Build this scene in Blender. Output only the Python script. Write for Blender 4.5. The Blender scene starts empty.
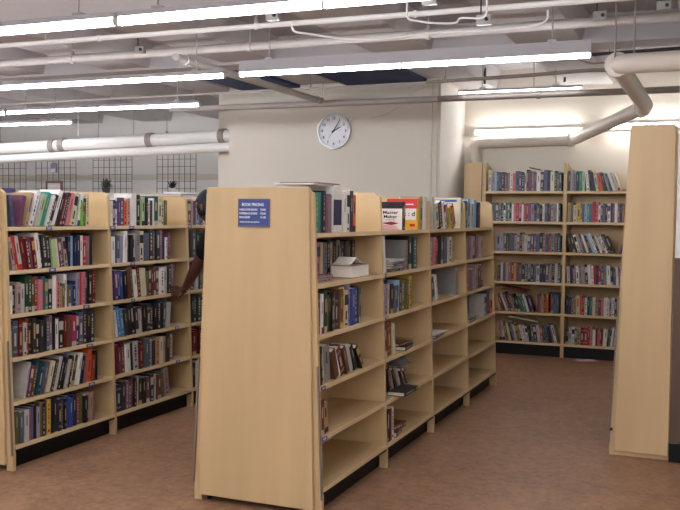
import bpy, bmesh, math, random
from mathutils import Vector, Matrix

S = bpy.context.scene
COL = S.collection
RND = random.Random(7)

# ------------------------------------------------------------------ camera
F_PX, PITCH, ROLL, YAW, EYE = 900.0, .044, .012, .393, 1.49
fw = Vector((-math.sin(YAW)*math.cos(PITCH), math.cos(YAW)*math.cos(PITCH), -math.sin(PITCH)))
r0 = Vector((math.cos(YAW), math.sin(YAW), 0)); u0 = r0.cross(fw)
rt = r0*math.cos(ROLL)+u0*math.sin(ROLL); up = -r0*math.sin(ROLL)+u0*math.cos(ROLL)
cam_d = bpy.data.cameras.new('camera'); cam = bpy.data.objects.new('camera', cam_d); COL.objects.link(cam)
cam_d.sensor_width = 36; cam_d.lens = F_PX/680*36; cam_d.clip_start = .05
m3 = Matrix((rt, up, -fw)).transposed(); cam.matrix_world = Matrix.Translation((0, 0, EYE)) @ m3.to_4x4()
S.camera = cam

def inv(px, py, X=None, Y=None, Z=None):
    """point where the sight line of a measured photo position meets a world plane (survey helper)"""
    d = fw*F_PX + rt*(px-340) - up*(py-255)
    t = X/d.x if X is not None else (Y/d.y if Y is not None else (Z-EYE)/d.z)
    return Vector((d.x*t, d.y*t, d.z*t+EYE))

def proj(P):
    d = Vector(P)-Vector((0, 0, EYE)); z = d.dot(fw)
    return 340+F_PX*d.dot(rt)/z, 255-F_PX*d.dot(up)/z

# ------------------------------------------------------------------ world, exposure
w = bpy.data.worlds.new('world'); S.world = w; w.use_nodes = True
w.node_tree.nodes['Background'].inputs[0].default_value = (.8, .85, 1, 1)
w.node_tree.nodes['Background'].inputs[1].default_value = .3
S.view_settings.view_transform = 'Standard'; S.view_settings.look = 'None'
S.view_settings.exposure = 1.40; S.view_settings.gamma = 1.0; S.view_settings.use_curve_mapping = False
TUBE = 14.0

# ------------------------------------------------------------------ materials
def lin(c):
    c = c/255.0
    return c/12.92 if c <= .04045 else ((c+.055)/1.055)**2.4
def rgb(r, g, b): return (lin(r), lin(g), lin(b), 1)

MATS = {}
def mat(name, col, rough=.6, spec=.3, metal=0, emit=0, var=0, scale=(8, 8, 8), bump=0, col2=None, bscale=60):
    if name in MATS: return MATS[name]
    m = bpy.data.materials.new(name); m.use_nodes = True; nt = m.node_tree; b = nt.nodes['Principled BSDF']
    c = rgb(*col)
    b.inputs['Base Color'].default_value = c; b.inputs['Roughness'].default_value = rough
    b.inputs['Specular IOR Level'].default_value = spec; b.inputs['Metallic'].default_value = metal
    if emit:
        b.inputs['Emission Color'].default_value = c; b.inputs['Emission Strength'].default_value = emit
    if var or col2 or bump:
        tc = nt.nodes.new('ShaderNodeTexCoord'); mp = nt.nodes.new('ShaderNodeMapping'); mp.inputs['Scale'].default_value = scale
        nz = nt.nodes.new('ShaderNodeTexNoise'); nz.inputs['Scale'].default_value = 1; nz.inputs['Detail'].default_value = 5
        nt.links.new(tc.outputs['Object'], mp.inputs[0]); nt.links.new(mp.outputs[0], nz.inputs['Vector'])
        rp = nt.nodes.new('ShaderNodeValToRGB'); c2 = rgb(*col2) if col2 else tuple(x*(1-var) for x in c[:3])+(1,)
        rp.color_ramp.elements[0].position = .32; rp.color_ramp.elements[0].color = c2
        rp.color_ramp.elements[1].position = .68; rp.color_ramp.elements[1].color = c
        nt.links.new(nz.outputs['Fac'], rp.inputs[0]); nt.links.new(rp.outputs[0], b.inputs['Base Color'])
        if bump:
            bp = nt.nodes.new('ShaderNodeBump'); bp.inputs['Strength'].default_value = bump; bp.inputs['Distance'].default_value = .01
            n2 = nt.nodes.new('ShaderNodeTexNoise'); n2.inputs['Scale'].default_value = bscale; n2.inputs['Detail'].default_value = 4
            nt.links.new(tc.outputs['Object'], n2.inputs['Vector']); nt.links.new(n2.outputs['Fac'], bp.inputs['Height'])
            nt.links.new(bp.outputs[0], b.inputs['Normal'])
    MATS[name] = m
    return m

WOOD = mat('maple_laminate', (210, 181, 137), .42, .35, var=.12, scale=(9, 9, .9))
WOODX = mat('maple_laminate_shelf', (205, 175, 130), .45, .35, var=.12, scale=(9, .9, 9))
EDGE = mat('shelf_edge', (218, 194, 154), .5)
KICK = mat('black_kick', (16, 15, 17), .5)
GREYSTRIP = mat('grey_edging', (128, 118, 108), .5)
WALLM = mat('cream_wall_paint', (221, 213, 199), .85, .15, var=.05, scale=(.7, .7, .7), bump=.08)
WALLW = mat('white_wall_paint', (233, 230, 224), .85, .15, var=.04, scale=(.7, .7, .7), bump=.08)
CEIL = mat('painted_concrete', (176, 173, 176), .9, .1, var=.14, scale=(1.3, 1.3, 1.3), bump=.15, bscale=20)
BEAM = mat('painted_joist', (198, 194, 195), .9, .1, var=.08, scale=(1.1, 1.1, 1.1), bump=.1, bscale=25)
DECK = mat('dark_blue_deck', (62, 74, 112), .7, .2, var=.3, scale=(2, 2, 2))
PIPEW = mat('white_pipe_paint', (234, 231, 226), .5, .4, var=.05, scale=(3, 3, 3))
PIPEB = mat('beige_pipe_paint', (192, 184, 178), .5, .4, var=.08, scale=(3, 3, 3))
PIPEG = mat('grey_pipe', (150, 140, 132), .5, .4, metal=.2)
METAL = mat('white_enamel', (225, 224, 222), .4, .5)
HOUS = mat('housing_enamel', (186, 184, 188), .45, .5)
STEEL = mat('steel_bracket', (170, 168, 165), .35, .5, metal=.6)
BLACKM = mat('black_metal', (30, 29, 30), .4, .5)
TUBEM = mat('lit_tube', (246, 248, 255), .5, emit=TUBE)
TUBEW = mat('lit_wall_tube', (255, 252, 250), .5, emit=13)
WIRE = mat('wire_grid', (104, 100, 98), .4, .5)
TUBEH = mat('lit_far_tube', (246, 248, 255), .5, emit=6)

# ------------------------------------------------------------------ mesh helpers
class MB:
    def __init__(s): s.v, s.f, s.mi = [], [], []
    def poly(s, pts, mi=0):
        n = len(s.v); s.v += [tuple(p) for p in pts]; s.f.append(tuple(range(n, n+len(pts)))); s.mi.append(mi)
    def hexa(s, p, mi=0):       # p: 4 bottom (ccw), 4 top
        n = len(s.v); s.v += [tuple(q) for q in p]
        for f in ((3, 2, 1, 0), (4, 5, 6, 7), (0, 1, 5, 4), (1, 2, 6, 5), (2, 3, 7, 6), (3, 0, 4, 7)):
            s.f.append(tuple(n+i for i in f)); s.mi.append(mi)
    def box(s, x0, x1, y0, y1, z0, z1, mi=0):
        s.hexa([(x0, y0, z0), (x1, y0, z0), (x1, y1, z0), (x0, y1, z0), (x0, y0, z1), (x1, y0, z1), (x1, y1, z1), (x0, y1, z1)], mi)
    def prism_y(s, prof, y0, y1, mi=0):      # prof: list (x,z) ccw seen from -y
        n = len(s.v); k = len(prof)
        s.v += [(x, y0, z) for x, z in prof]+[(x, y1, z) for x, z in prof]
        s.f.append(tuple(range(n, n+k))); s.mi.append(mi)
        s.f.append(tuple(range(n+2*k-1, n+k-1, -1))); s.mi.append(mi)
        for i in range(k):
            j = (i+1) % k; s.f.append((n+j, n+i, n+k+i, n+k+j)); s.mi.append(mi)
    def tube(s, pts, r, seg=12, mi=0, caps=True, radii=None):
        pts = [Vector(p) for p in pts]; n0 = len(s.v); N = len(pts)
        prev = None
        for i, p in enumerate(pts):
            d = (pts[min(i+1, N-1)]-pts[max(i-1, 0)]).normalized()
            if prev is None:
                a = d.orthogonal().normalized()
            else:
                a = (prev - d*prev.dot(d)).normalized()
            prev = a; b = d.cross(a)
            rr = radii[i] if radii else r
            for k in range(seg):
                t = 2*math.pi*k/seg; s.v.append(tuple(p+(a*math.cos(t)+b*math.sin(t))*rr))
        for i in range(N-1):
            for k in range(seg):
                a0 = n0+i*seg+k; a1 = n0+i*seg+(k+1) % seg
                s.f.append((a0, a1, a1+seg, a0+seg)); s.mi.append(mi)
        if caps:
            s.f.append(tuple(n0+k for k in range(seg-1, -1, -1))); s.mi.append(mi)
            s.f.append(tuple(n0+(N-1)*seg+k for k in range(seg))); s.mi.append(mi)
    def build(s, name, mats, parent=None, smooth=False, bevel=0, loc=None):
        me = bpy.data.meshes.new(name); me.from_pydata(s.v, [], s.f)
        for m in (mats if isinstance(mats, (list, tuple)) else [mats]): me.materials.append(m)
        me.polygons.foreach_set('material_index', s.mi)
        bm = bmesh.new(); bm.from_mesh(me); bmesh.ops.recalc_face_normals(bm, faces=bm.faces); bm.to_mesh(me); bm.free()
        if smooth:
            me.polygons.foreach_set('use_smooth', [True]*len(me.polygons))
            try: me.set_sharp_from_angle(angle=math.radians(40))
            except Exception: pass
        me.update()
        o = bpy.data.objects.new(name, me); COL.objects.link(o)
        if parent: o.parent = parent
        if loc: o.location = loc
        if bevel:
            b = o.modifiers.new('b', 'BEVEL'); b.width = bevel; b.segments = 2; b.limit_method = 'ANGLE'
        return o

def tag(o, label, cat, group=None, kind=None):
    if label: o['label'] = label
    if cat: o['category'] = cat
    if group: o['group'] = group
    if kind: o['kind'] = kind
    return o
def empty(name, loc, label, cat, group=None, rz=0):
    o = bpy.data.objects.new(name, None); COL.objects.link(o); o.location = loc; o.rotation_euler.z = rz
    o.empty_display_size = .1
    return tag(o, label, cat, group)
def struct(mb, name, m, **k):
    o = mb.build(name, m, **k); o['kind'] = 'structure'; return o

# ------------------------------------------------------------------ survey of the units
BAY = .965
HB, HT, HC = .364, .300, 1.625          # half width at the floor / at the top, height
CX, CY = -2.108, 4.011
LX, LY = CX-1.93, 4.0
def xr(z): return HB+(HT-HB)*z/HC
ZS = [.131+k*(1.390-.131)/5 for k in range(6)]   # shelf board centre heights
TS = .022

# ------------------------------------------------------------------ room shell
XL, XR, YB, YF = -13.0, 3.0, 12.0, -5.0
ZC, ZJ = 3.14, 2.93
WX0, WX1, WY = -5.17, -2.66, 9.10       # clock wall
def add_floor():
    m = bpy.data.materials.new('worn_floor'); m.use_nodes = True; nt = m.node_tree; b = nt.nodes['Principled BSDF']
    tc = nt.nodes.new('ShaderNodeTexCoord')
    def noise(sc, det, rough=.6, mp=None):
        n = nt.nodes.new('ShaderNodeTexNoise'); n.inputs['Scale'].default_value = sc; n.inputs['Detail'].default_value = det; n.inputs['Roughness'].default_value = rough
        n.inputs['Distortion'].default_value = .6
        nt.links.new(tc.outputs['Object'], n.inputs['Vector']); return n
    def ramp(src, a, b_, p0, p1):
        r = nt.nodes.new('ShaderNodeValToRGB'); r.color_ramp.elements[0].color = a; r.color_ramp.elements[1].color = b_
        r.color_ramp.elements[0].position = p0; r.color_ramp.elements[1].position = p1; nt.links.new(src, r.inputs[0]); return r
    n1 = noise(.9, 6); n2 = noise(5, 9, .72); n3 = noise(19, 6, .75)
    r1 = ramp(n1.outputs['Fac'], rgb(146, 105, 76), rgb(172, 129, 96), .35, .65)
    r2 = ramp(n2.outputs['Fac'], rgb(98, 66, 48), rgb(188, 148, 118), .34, .66)
    r3 = ramp(n3.outputs['Fac'], rgb(80, 52, 38), rgb(196, 158, 128), .34, .66)
    mx = nt.nodes.new('ShaderNodeMix'); mx.data_type = 'RGBA'; mx.inputs[0].default_value = .50
    nt.links.new(r1.outputs[0], mx.inputs[6]); nt.links.new(r2.outputs[0], mx.inputs[7])
    m2 = nt.nodes.new('ShaderNodeMix'); m2.data_type = 'RGBA'; m2.inputs[0].default_value = .30
    nt.links.new(mx.outputs[2], m2.inputs[6]); nt.links.new(r3.outputs[0], m2.inputs[7])
    nt.links.new(m2.outputs[2], b.inputs['Base Color'])
    b.inputs['Roughness'].default_value = .5; b.inputs['Specular IOR Level'].default_value = .28
    rr = ramp(n2.outputs['Fac'], (.42, .42, .42, 1), (.62, .62, .62, 1), .3, .7); nt.links.new(rr.outputs[0], b.inputs['Roughness'])
    q = MB(); q.box(XL, XR, YF, YB+.1, -.1, 0); struct(q, 'floor', m)
add_floor()
q = MB(); q.box(XL, XR, YF, YB+.1, ZC, ZC+.12); struct(q, 'ceiling', CEIL)
q = MB(); q.box(XL, XR, YF-.1, YF, 0, ZC); struct(q, 'wall_front', WALLM)
q = MB(); q.box(XL-.1, XL, YF, YB, 0, ZC); struct(q, 'wall_left', WALLM)
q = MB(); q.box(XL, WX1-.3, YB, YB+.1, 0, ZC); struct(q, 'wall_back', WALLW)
# strip added as the edge of the lit lower part of the far wall
q = MB(); q.box(XL, -5.5, YB-.03, YB, 2.02, 2.10); struct(q, 'lit_edge_strip', WALLM)
# clock wall block and its recess
q = MB(); q.box(WX0, WX1, WY, YB, 0, ZC); struct(q, 'wall_clock', WALLM)
q = MB(); q.box(WX1+.0005, WX1+.006, WY+.001, 10.079, 0, ZJ-.03); struct(q, 'wall_lit_side', WALLW)  # thin whiter slab: light falling on this side is put into its colour
q = MB(); q.box(WX0-.30, WX0-.001, WY+.28, YB, 0, ZC); struct(q, 'wall_recess', WALLM)
# alcove wall behind the rear bookcase
q = MB(); q.box(WX1+.001, XR, 10.08, 10.2, 0, ZC); struct(q, 'wall_alcove', mat('alcove_paint', (228, 221, 208), .85, .15, var=.04, scale=(.7, .7, .7)))
# right wall block beside the tall bookcase (dark dado + black base on its end)
RX = -.213
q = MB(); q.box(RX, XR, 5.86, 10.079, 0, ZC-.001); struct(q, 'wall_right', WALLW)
q = MB(); q.box(RX-.002, XR, 5.845, 5.859, .115, 1.255); struct(q, 'trim_2', mat('brown_dado', (104, 84, 72), .5, var=.15, scale=(6, 6, 1)))
q = MB(); q.box(RX-.004, XR, 5.835, 5.859, 0, .11); struct(q, 'baseboard_right', KICK)
q = MB(); q.box(XR, XR+.1, YF, 5.86, 0, ZC); struct(q, 'wall_side', WALLM)

# ceiling: joists along Y, cross beams along X, the last coffers dark blue
joists = [(-12.3, -11.7), (-11.0, -10.4), (-9.7, -9.1), (-8.4, -7.8), (-7.05, -6.45), (-5.75, -5.15), (-4.42, -3.78), (-2.88, -2.25), (-1.61, -.98), (-.30, .32), (1.0, 1.6), (2.3, 2.9)]
n = 1
for a, b in joists:
    q = MB(); q.hexa([(a+.05, YF, ZJ), (b-.05, YF, ZJ), (b-.05, YB, ZJ), (a+.05, YB, ZJ), (a, YF, ZC-.001), (b, YF, ZC-.001), (b, YB, ZC-.001), (a, YB, ZC-.001)])
    struct(q, 'ceiling_joist', BEAM); n += 1
BEAMS = [(-3.6, -2.9), (-.9, -.2), (2.0, 2.7), (4.75, 5.5), (7.55, 7.85)]
for a, b in BEAMS:
    q = MB(); q.box(XL, XR, a, b, ZJ-.025, ZC-.002); struct(q, 'ceiling_beam', BEAM)
for a, b in [(-3.76, -2.76), (-5.05, -4.22)]:
    q = MB(); q.box(a+.051, b-.051, 7.86, 9.09, ZJ-.035, ZJ-.001); struct(q, 'ceiling_deck', DECK)

def top_z(x, y):
    for a, b in BEAMS:
        if a <= y <= b: return ZJ-.025
    for a, b in joists:
        if a+.03 <= x <= b-.03: return ZJ
    return ZC-.001
# ------------------------------------------------------------------ bookcases
def shelf_profile_panel(mb, cx, hb, ht, z0, z1, y0, y1, one=False, xb=None):
    mb.prism_y([(cx-hb, z0), (cx+hb, z0), (cx+ht, z1), (cx-ht, z1)], y0, y1)

def double_case(cx, y0, nb, label, tabs):
    root = empty('bookcase', (cx, y0, 0), label, 'bookcase', 'double-sided maple bookcases')
    # everything in local coordinates: x across, y along
    q = MB(); q.prism_y([(-.325, .035), (.325, .035), (.285, HC), (-.285, HC)], -.022, 0)
    q.build('end_panel', WOOD, root, bevel=.003)
    for k in range(nb+1):
        yk = k*BAY; t = .013 if 0 < k < nb else .013
        y_a, y_b = (0.001, .026) if k == 0 else ((yk-.026, yk) if k == nb else (yk-t, yk+t))
        q = MB()
        # foot, tapered sides, slanted top corners
        q.prism_y([(-HB, 0), (-HB+.045, 0), (-HB+.045, .105), (HB-.045, .105), (HB-.045, 0), (HB, 0), (HB, .10), (xr(.11), .115), (HT, HC-.03), (HT-.04, HC), (-HT+.04, HC), (-HT, HC-.03), (-xr(.11), .115), (-HB, .10)], y_a, y_b)
        q.build('upright', WOOD, root)
        if k == 0:
            for s in (-1, 1):
                q = MB(); q.hexa([(s*(HB-.002), -.012, .09), (s*(HB+.006), -.012, .09), (s*(HB+.006), .0, .09), (s*(HB-.002), 0, .09),
                                  (s*(xr(.75)-.002), -.012, .75), (s*(xr(.75)+.006), -.012, .75), (s*(xr(.75)+.006), 0, .75), (s*(xr(.75)-.002), 0, .75)])
                q.build('edge_strip', GREYSTRIP, root)
    q = MB(); q.box(-.01, .01, .027, nb*BAY-.027, .12, HC-.06); q.build('back_panel', WOODX, root)
    for s in (-1, 1):
        for b in range(nb):
            ya, yb = b*BAY+.0265 if b == 0 else b*BAY+.0135, (b+1)*BAY-(.0265 if b == nb-1 else .0135)
            for k, z in enumerate(ZS):
                x1 = xr(z)+(.004 if k else .006)
                q = MB(); q.box(min(s*.0105, s*(x1-.004)), max(s*.0105, s*(x1-.004)), ya, yb, z-TS/2, z+TS/2)
                q.box(min(s*(x1-.0039), s*x1), max(s*(x1-.0039), s*x1), ya, yb, z-TS/2, z+TS/2, 1)
                if k == 0: q.box(min(s*(x1-.02), s*(x1-.002)), max(s*(x1-.02), s*(x1-.002)), ya, yb, z-TS/2-.014, z-TS/2-.0005, 2)
                sh = q.build('shelf', [WOODX, EDGE, KICK], root)
                if s > 0:
                    for (tb, tk, ty, tw) in tabs:
                        if tb == b and tk == k:
                            q = MB(); yy = b*BAY+ty*BAY; q.box(x1+.0005, x1+.003, yy-tw/2, yy+tw/2, z-.013, z+.009)
                            q.box(x1+.003, x1+.0035, yy-tw*.3, yy+tw*.25, z-.006, z+.004, 1)
                            q.build('shelf_tag', [mat('tag_blue', (88, 82, 128), .4), mat('tag_paper', (190, 185, 205), .5)], sh)
            q = MB(); q.box(min(s*(HB-.06), s*(HB-.075)), max(s*(HB-.06), s*(HB-.075)), ya-(.012 if b else 0), yb+(.012 if b < nb-1 else 0), 0, .1045)
            q.build('kick_board', KICK, root)
    return root

tabsC = [(0, 2, .05, .05), (0, 1, .05, .06), (1, 3, .04, .05), (1, 4, .04, .03), (2, 2, .03, .04)]
tabsL = [(0, 5, .38, .05), (0, 4, .40, .06), (0, 3, .72, .06), (0, 2, .74, .06), (0, 1, .75, .06), (1, 5, .03, .06), (1, 4, .25, .05), (1, 3, .24, .04),
         (1, 5, .25, .05), (1, 2, .8, .05), (1, 1, .8, .05), (2, 5, .03, .05)]
double_case(CX, CY, 4, 'double-sided maple bookcase in the middle, blue sign on its end panel', tabsC)
double_case(LX, LY, 4, 'double-sided maple bookcase at the far left, its shelves packed with books', tabsL)

# tall wall bookcase at the back (two bays) with a filler panel on its left
BY, BH = 9.735, 2.085
BXS = [-2.335, -1.462, -.589]
ZB = [.135, .455, .783, 1.112, 1.436, 1.763]
root = empty('bookcase', (-1.462, 10.05, 0), 'tall maple bookcase against the back wall, six full rows in two bays', 'bookcase')
def lcl(x, y): return x+1.462, y-10.05
for x in BXS:
    q = MB(); X, Y0 = lcl(x, BY)
    yb = .0
    n0 = [(Y0, 0), (Y0, BH), (Y0+.05, BH-.0), (yb, BH-.05), (yb, 0)]
    # profile in (y,z): slanted top
    prof = [(Y0, 0), (yb, 0), (yb, BH-.06), (Y0+.03, BH), (Y0, BH-.01)]
    v = [(X-.018, a, b) for a, b in prof]+[(X+.018, a, b) for a, b in prof]; k = len(prof)
    q.v = v; q.f = [tuple(range(k)), tuple(range(2*k-1, k-1, -1))]+[(i, (i+1) % k, k+(i+1) % k, k+i) for i in range(k)]; q.mi = [0]*len(q.f)
    q.build('upright', WOOD, root)
for a, b in ((0, 1), (1, 2)):
    xa, xb = BXS[a]+.0185+1.462, BXS[b]-.0185+1.462
    q = MB(); q.box(xa, xb, -.012, 0, .12, BH-.28); q.build('back_panel', WOODX, root)
    for k, z in enumerate(ZB):
        q = MB(); q.box(xa, xb, BY-10.05+.004, -.0125, z-.013, z+.013); q.box(xa, xb, BY-10.05, BY-10.05+.0039, z-.013, z+.013, 1)
        q.build('shelf', [WOODX, EDGE], root)
    q = MB(); q.box(xa, xb, BY-10.05+.02, BY-10.05+.035, 0, ZB[0]-.014); q.build('kick_board', KICK, root)
q = MB(); q.box(-2.553+1.462, -2.36+1.462, BY-10.05-.015, BY-10.05+.01, 0, BH); q.box(-2.553+1.462, -2.53+1.462, BY-10.05+.01, 0, 0, BH)
q.build('filler_panel', WOOD, root, bevel=.003)

# tall single sided bookcase on the right, end panel towards the camera
RY, RH = 5.87, 2.07
root = empty('bookcase', (-.39, RY, 0), 'tall maple bookcase on the right, blank end panel towards us', 'bookcase')
rx0, rx1 = -.573+.39, -.216+.39
def rxl(z): return rx0+(.080)*z/RH
q = MB(); q.prism_y([(rx0+.03, .03), (rx1-.004, .03), (rx1-.012, RH), (rxl(RH)+.003, RH)], -.022, 0); q.build('end_panel', WOOD, root, bevel=.003)
for k in range(3):
    ya, yb = (.001, .026) if k == 0 else (k*BAY-.013, k*BAY+.013)
    q = MB(); q.prism_y([(rx0, 0), (rx1, 0), (rx1, RH-.01), (rxl(RH), RH-.01), (rxl(.11), .115), (rx0, .1)], ya, yb); q.build('upright', WOOD, root)
q = MB(); q.hexa([(rx0-.006, -.012, .08), (rx0+.003, -.012, .08), (rx0+.003, 0, .08), (rx0-.006, 0, .08), (rxl(1.0)-.006, -.012, 1.0), (rxl(1.0)+.003, -.012, 1.0), (rxl(1.0)+.003, 0, 1.0), (rxl(1.0)-.006, 0, 1.0)])
q.build('edge_strip', GREYSTRIP, root)
q = MB(); q.box(rx1-.01, rx1-.001, .027, 2*BAY-.014, .12, RH-.05); q.build('back_panel', WOODX, root)
for b in range(2):
    for z in ZB:
        q = MB(); q.box(rxl(z)-.003, rx1-.0105, b*BAY+(.027 if b == 0 else .0135), (b+1)*BAY-.0135, z-.012, z+.012); q.build('shelf', WOODX, root)
    q = MB(); q.box(rx0+.05, rx0+.065, b*BAY+(.027 if b == 0 else .0135), (b+1)*BAY-.0135, 0, .115); q.build('kick_board', KICK, root)
q = MB(); q.tube([(rx0+.012, -.024, .165), (rx0+.012, -.012, .165)], .009, 10); q.build('leveling_screw', BLACKM, root)

# ------------------------------------------------------------------ books
PAL = {  # name: (rgb, label words, contrast)
 'white': ((232, 228, 222), 'white'), 'cream': ((214, 204, 174), 'cream'), 'palegreen': ((176, 196, 150), 'pale green'),
 'pinkgrey': ((176, 152, 148), 'pinkish grey'), 'grey': ((140, 138, 138), 'grey'), 'greywhite': ((190, 186, 182), 'pale grey'),
 'slate': ((84, 92, 106), 'slate grey'), 'black': ((30, 28, 32), 'black'), 'charcoal': ((52, 48, 52), 'charcoal'),
 'navy': ((34, 38, 72), 'navy blue'), 'blue': ((56, 78, 150), 'blue'), 'skyblue': ((70, 132, 190), 'bright blue'), 'lightblue': ((150, 184, 212), 'light blue'),
 'slateblue': ((90, 96, 126), 'greyish blue'), 'lavender': ((150, 144, 166), 'lavender'), 'purple': ((84, 58, 106), 'purple'), 'plum': ((112, 66, 92), 'plum'),
 'teal': ((50, 140, 124), 'teal green'), 'darkteal': ((28, 74, 82), 'dark teal'), 'darkgreen': ((34, 62, 44), 'dark green'), 'green': ((112, 168, 76), 'leaf green'),
 'olive': ((104, 98, 62), 'olive'), 'yellow': ((212, 184, 70), 'yellow'), 'tan': ((176, 146, 108), 'tan'), 'brown': ((104, 68, 48), 'brown'),
 'darkred': ((104, 28, 34), 'dark red'), 'red': ((178, 40, 44), 'red'), 'pink': ((206, 122, 130), 'pink'), 'magenta': ((168, 42, 98), 'magenta'),
 'orange': ((222, 96, 44), 'orange'), 'mauve': ((138, 104, 120), 'mauve'), 'redbrown': ((134, 62, 44), 'red-brown')}
def cov(c): return mat('cover_'+c, PAL[c][0], .42, .4, var=.16, scale=(14, 14, 14))
PAGES = mat('page_block', (226, 216, 196), .85, .1, var=.12, scale=(60, 60, 60))
INKS = {'light': mat('spine_ink_light', (186, 178, 166), .5), 'dark': mat('spine_ink_dark', (40, 36, 40), .5), 'gold': mat('spine_ink_gold', (190, 156, 92), .45),
        'red': mat('spine_ink_red', (170, 50, 48), .5), 'blue': mat('spine_ink_blue', (58, 70, 130), .5)}
DARKS = {'black', 'charcoal', 'navy', 'blue', 'purple', 'plum', 'darkteal', 'darkgreen', 'brown', 'darkred', 'red', 'magenta', 'slate', 'redbrown', 'teal', 'olive', 'mauve', 'skyblue'}

def book_geo(cover, pages, t, h, d, rnd, paper, col, style):
    """local: x = depth (spine at x=0, pages towards -x), y = thickness, z up from 0"""
    c = .0016 if paper else .003
    o = .0 if paper else .003
    cover.box(-d, -.0002, -t/2, -t/2+c, 0, h); cover.box(-d, -.0002, t/2-c, t/2, 0, h)
    cover.box(-c, 0, -t/2+c+.0001, t/2-c-.0001, 0, h)
    pages.box(-d+o+.0005, -c-.0002, -t/2+c+.0002, t/2-c-.0002, o+.0005, h-o-.0006)
    e = .0008; iw = t*.5-.0015
    # title block, author line and publisher mark standing on the spine
    def blk(z0, z1, wfrac, mi): cover.box(.0, e, -iw*wfrac, iw*wfrac, h*z0, h*z1, mi)
    if style == 0:
        blk(.42, .86, .45, 1); blk(.06, .12, .5, 1)
    elif style == 1:
        blk(.60, .88, .96, 1); blk(.2, .44, .35, 1); blk(.05, .10, .6, 1)
    elif style == 2:
        a = .88
        while a > .3:
            s_ = rnd.uniform(.03, .11); blk(a-s_, a, rnd.uniform(.18, .42), 1); a -= s_+rnd.uniform(.02, .05)
        blk(.06, .14, .5, 1)
    elif style == 3:
        blk(.0, .16, .98, 1); blk(.5, .8, .3, 1)
    elif style == 5:
        blk(.5, .82, .16, 1)
    elif style == 4:
        for a in (.12, .16, .80, .84): blk(a, a+.012, .98, 1)
        blk(.3, .66, .4, 1)

BOOKS = []   # every specification: dict
def sat(A, B):
    for P, Q in ((A, B), (B, A)):
        for i in range(4):
            ax, ay = P[i]; bx, by = P[(i+1) % 4]; nx, ny = by-ay, ax-bx
            pa = [nx*x+ny*y for x, y in P]; pb = [nx*x+ny*y for x, y in Q]
            if max(pa) <= min(pb)+1e-6 or max(pb) <= min(pa)+1e-6: return False
    return True
def quad(p, t, h, th):
    c, s = math.cos(th), math.sin(th)
    def R(y, z): return (y*c+z*s, -y*s+z*c)
    if th >= 0: o = (p-t/2*c, t/2*s)
    else: o = (p+t/2*c, -t/2*s)
    return [(o[0]+a, o[1]+b) for a, b in (R(-t/2, 0), R(t/2, 0), R(t/2, h), R(-t/2, h))], o

CLEAR = .254-TS-.006
def row(spec, edge, ztop, lo, hi, to_s, place, rz, origin, clear, depth_max, single_w=.036):
    """spec: 'px0-px1 colours n h lean' separated by ; ; edge(world) ; to_s(px) -> coordinate along the shelf"""
    prev = None; items = []
    for it in spec.split(';'):
        it = it.split()
        if not it: continue
        a, b = [to_s(float(v)) for v in it[0].split('-')]
        cols = it[1].split('/'); nn = int(it[2]); h = float(it[3])/100; th = math.radians(float(it[4])) if len(it) > 4 else 0
        for i in range(nn):
            wd = (b-a)/nn; c = math.cos(th)
            t = max(.010, min(.11 if it[0] == '334-343' else .075, wd*c-.0012)); hh = h*RND.uniform(.88, 1.04)
            if clear: hh = min(hh, (clear-t*abs(math.sin(th)))/max(.3, c))
            p = a+wd*(i+1) if th >= 0 else a+wd*i
            if th < 0 or th >= 0:
                Q, o = quad(p, t, hh, th)
                for _ in range(400):
                    if min(v[0] for v in Q) < lo+.001 or (prev and sat(prev, Q)): p += .001; Q, o = quad(p, t, hh, th)
                    else: break
                if max(v[0] for v in Q) > hi-.001: continue
            prev = [(x+.0004, z) for x, z in Q]
            d = min(depth_max-.012, RND.uniform(.135, .165)*min(1.15, hh/.21))
            items.append(dict(s=o[0], dz=o[1], t=t, h=hh, d=d, th=th, col=cols[i % len(cols)], back=RND.uniform(.004, .022), rz=rz, z=ztop, edge=edge, place=place))
    for i, it in enumerate(items): it['i'] = i; it['n'] = len(items)
    BOOKS.extend(items); return items

def bay_row(cx, y0, bay, k, spec, unit, sb=0):
    z = ZS[k]; X = cx+xr(z); zt = z+TS/2
    def to_s(px): return inv(px, 230, X=X-sb).y
    lo = y0+bay*BAY+.028; hi = y0+(bay+1)*BAY-.016
    return row(spec, X-sb, zt, lo, hi, to_s, (unit, bay, k), 0, None, (CLEAR if k < 5 else None), xr(z)-.02-sb)

L = {}
L[0, 5] = '14-17 slateblue 1 20 -8;19-23 plum 1 20.5 13;25-28 tan/palegreen 1 23 17;29-33 white 1 23 20;35-37 greywhite 1 22 21;38-42 palegreen 1 22 21;42-46 teal 1 22 21;47-49 white 1 22.5 22;49-52 black 1 22.5 22;52-56 white 1 23 22;56-59 black 1 22 21;59-64 darkred/black 2 22 20;64-68 pink 1 22 17;68-72 cream 1 21.5 14;72-75 palegreen/slateblue 1 21.5 12;75-79 white 1 21 10;80-85 green 2 17 4;85-87 darkgreen 1 18 3;88-91 cream 1 20 0'
L[0, 4] = '13-16 pinkgrey 1 20 -12;16-20 red 2 20 -12;20-24 greywhite/pinkgrey 1 20 -12;24-28 darkred 1 21 -11;28-38 darkred/plum/darkred 3 21 -10;38-42 white 1 21 -9;42-44 darkgreen 1 21 -9;44-49 charcoal/navy 1 20 -8;49-53 black 1 20 -7;53-57 palegreen 1 19 -8;57-60 cream 1 19 -9;60-65 plum/charcoal 2 18.5 -10;65-68 pinkgrey 1 18.5 -10;68-71 navy 1 19 0;71-75 lightblue/navy 2 19 0;75-79 navy/slate 1 20 0;79-82 white 1 21 0;82-85 red 1 21 0;85-88 mauve 1 21 0;88-91 black 1 20 0'
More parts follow.
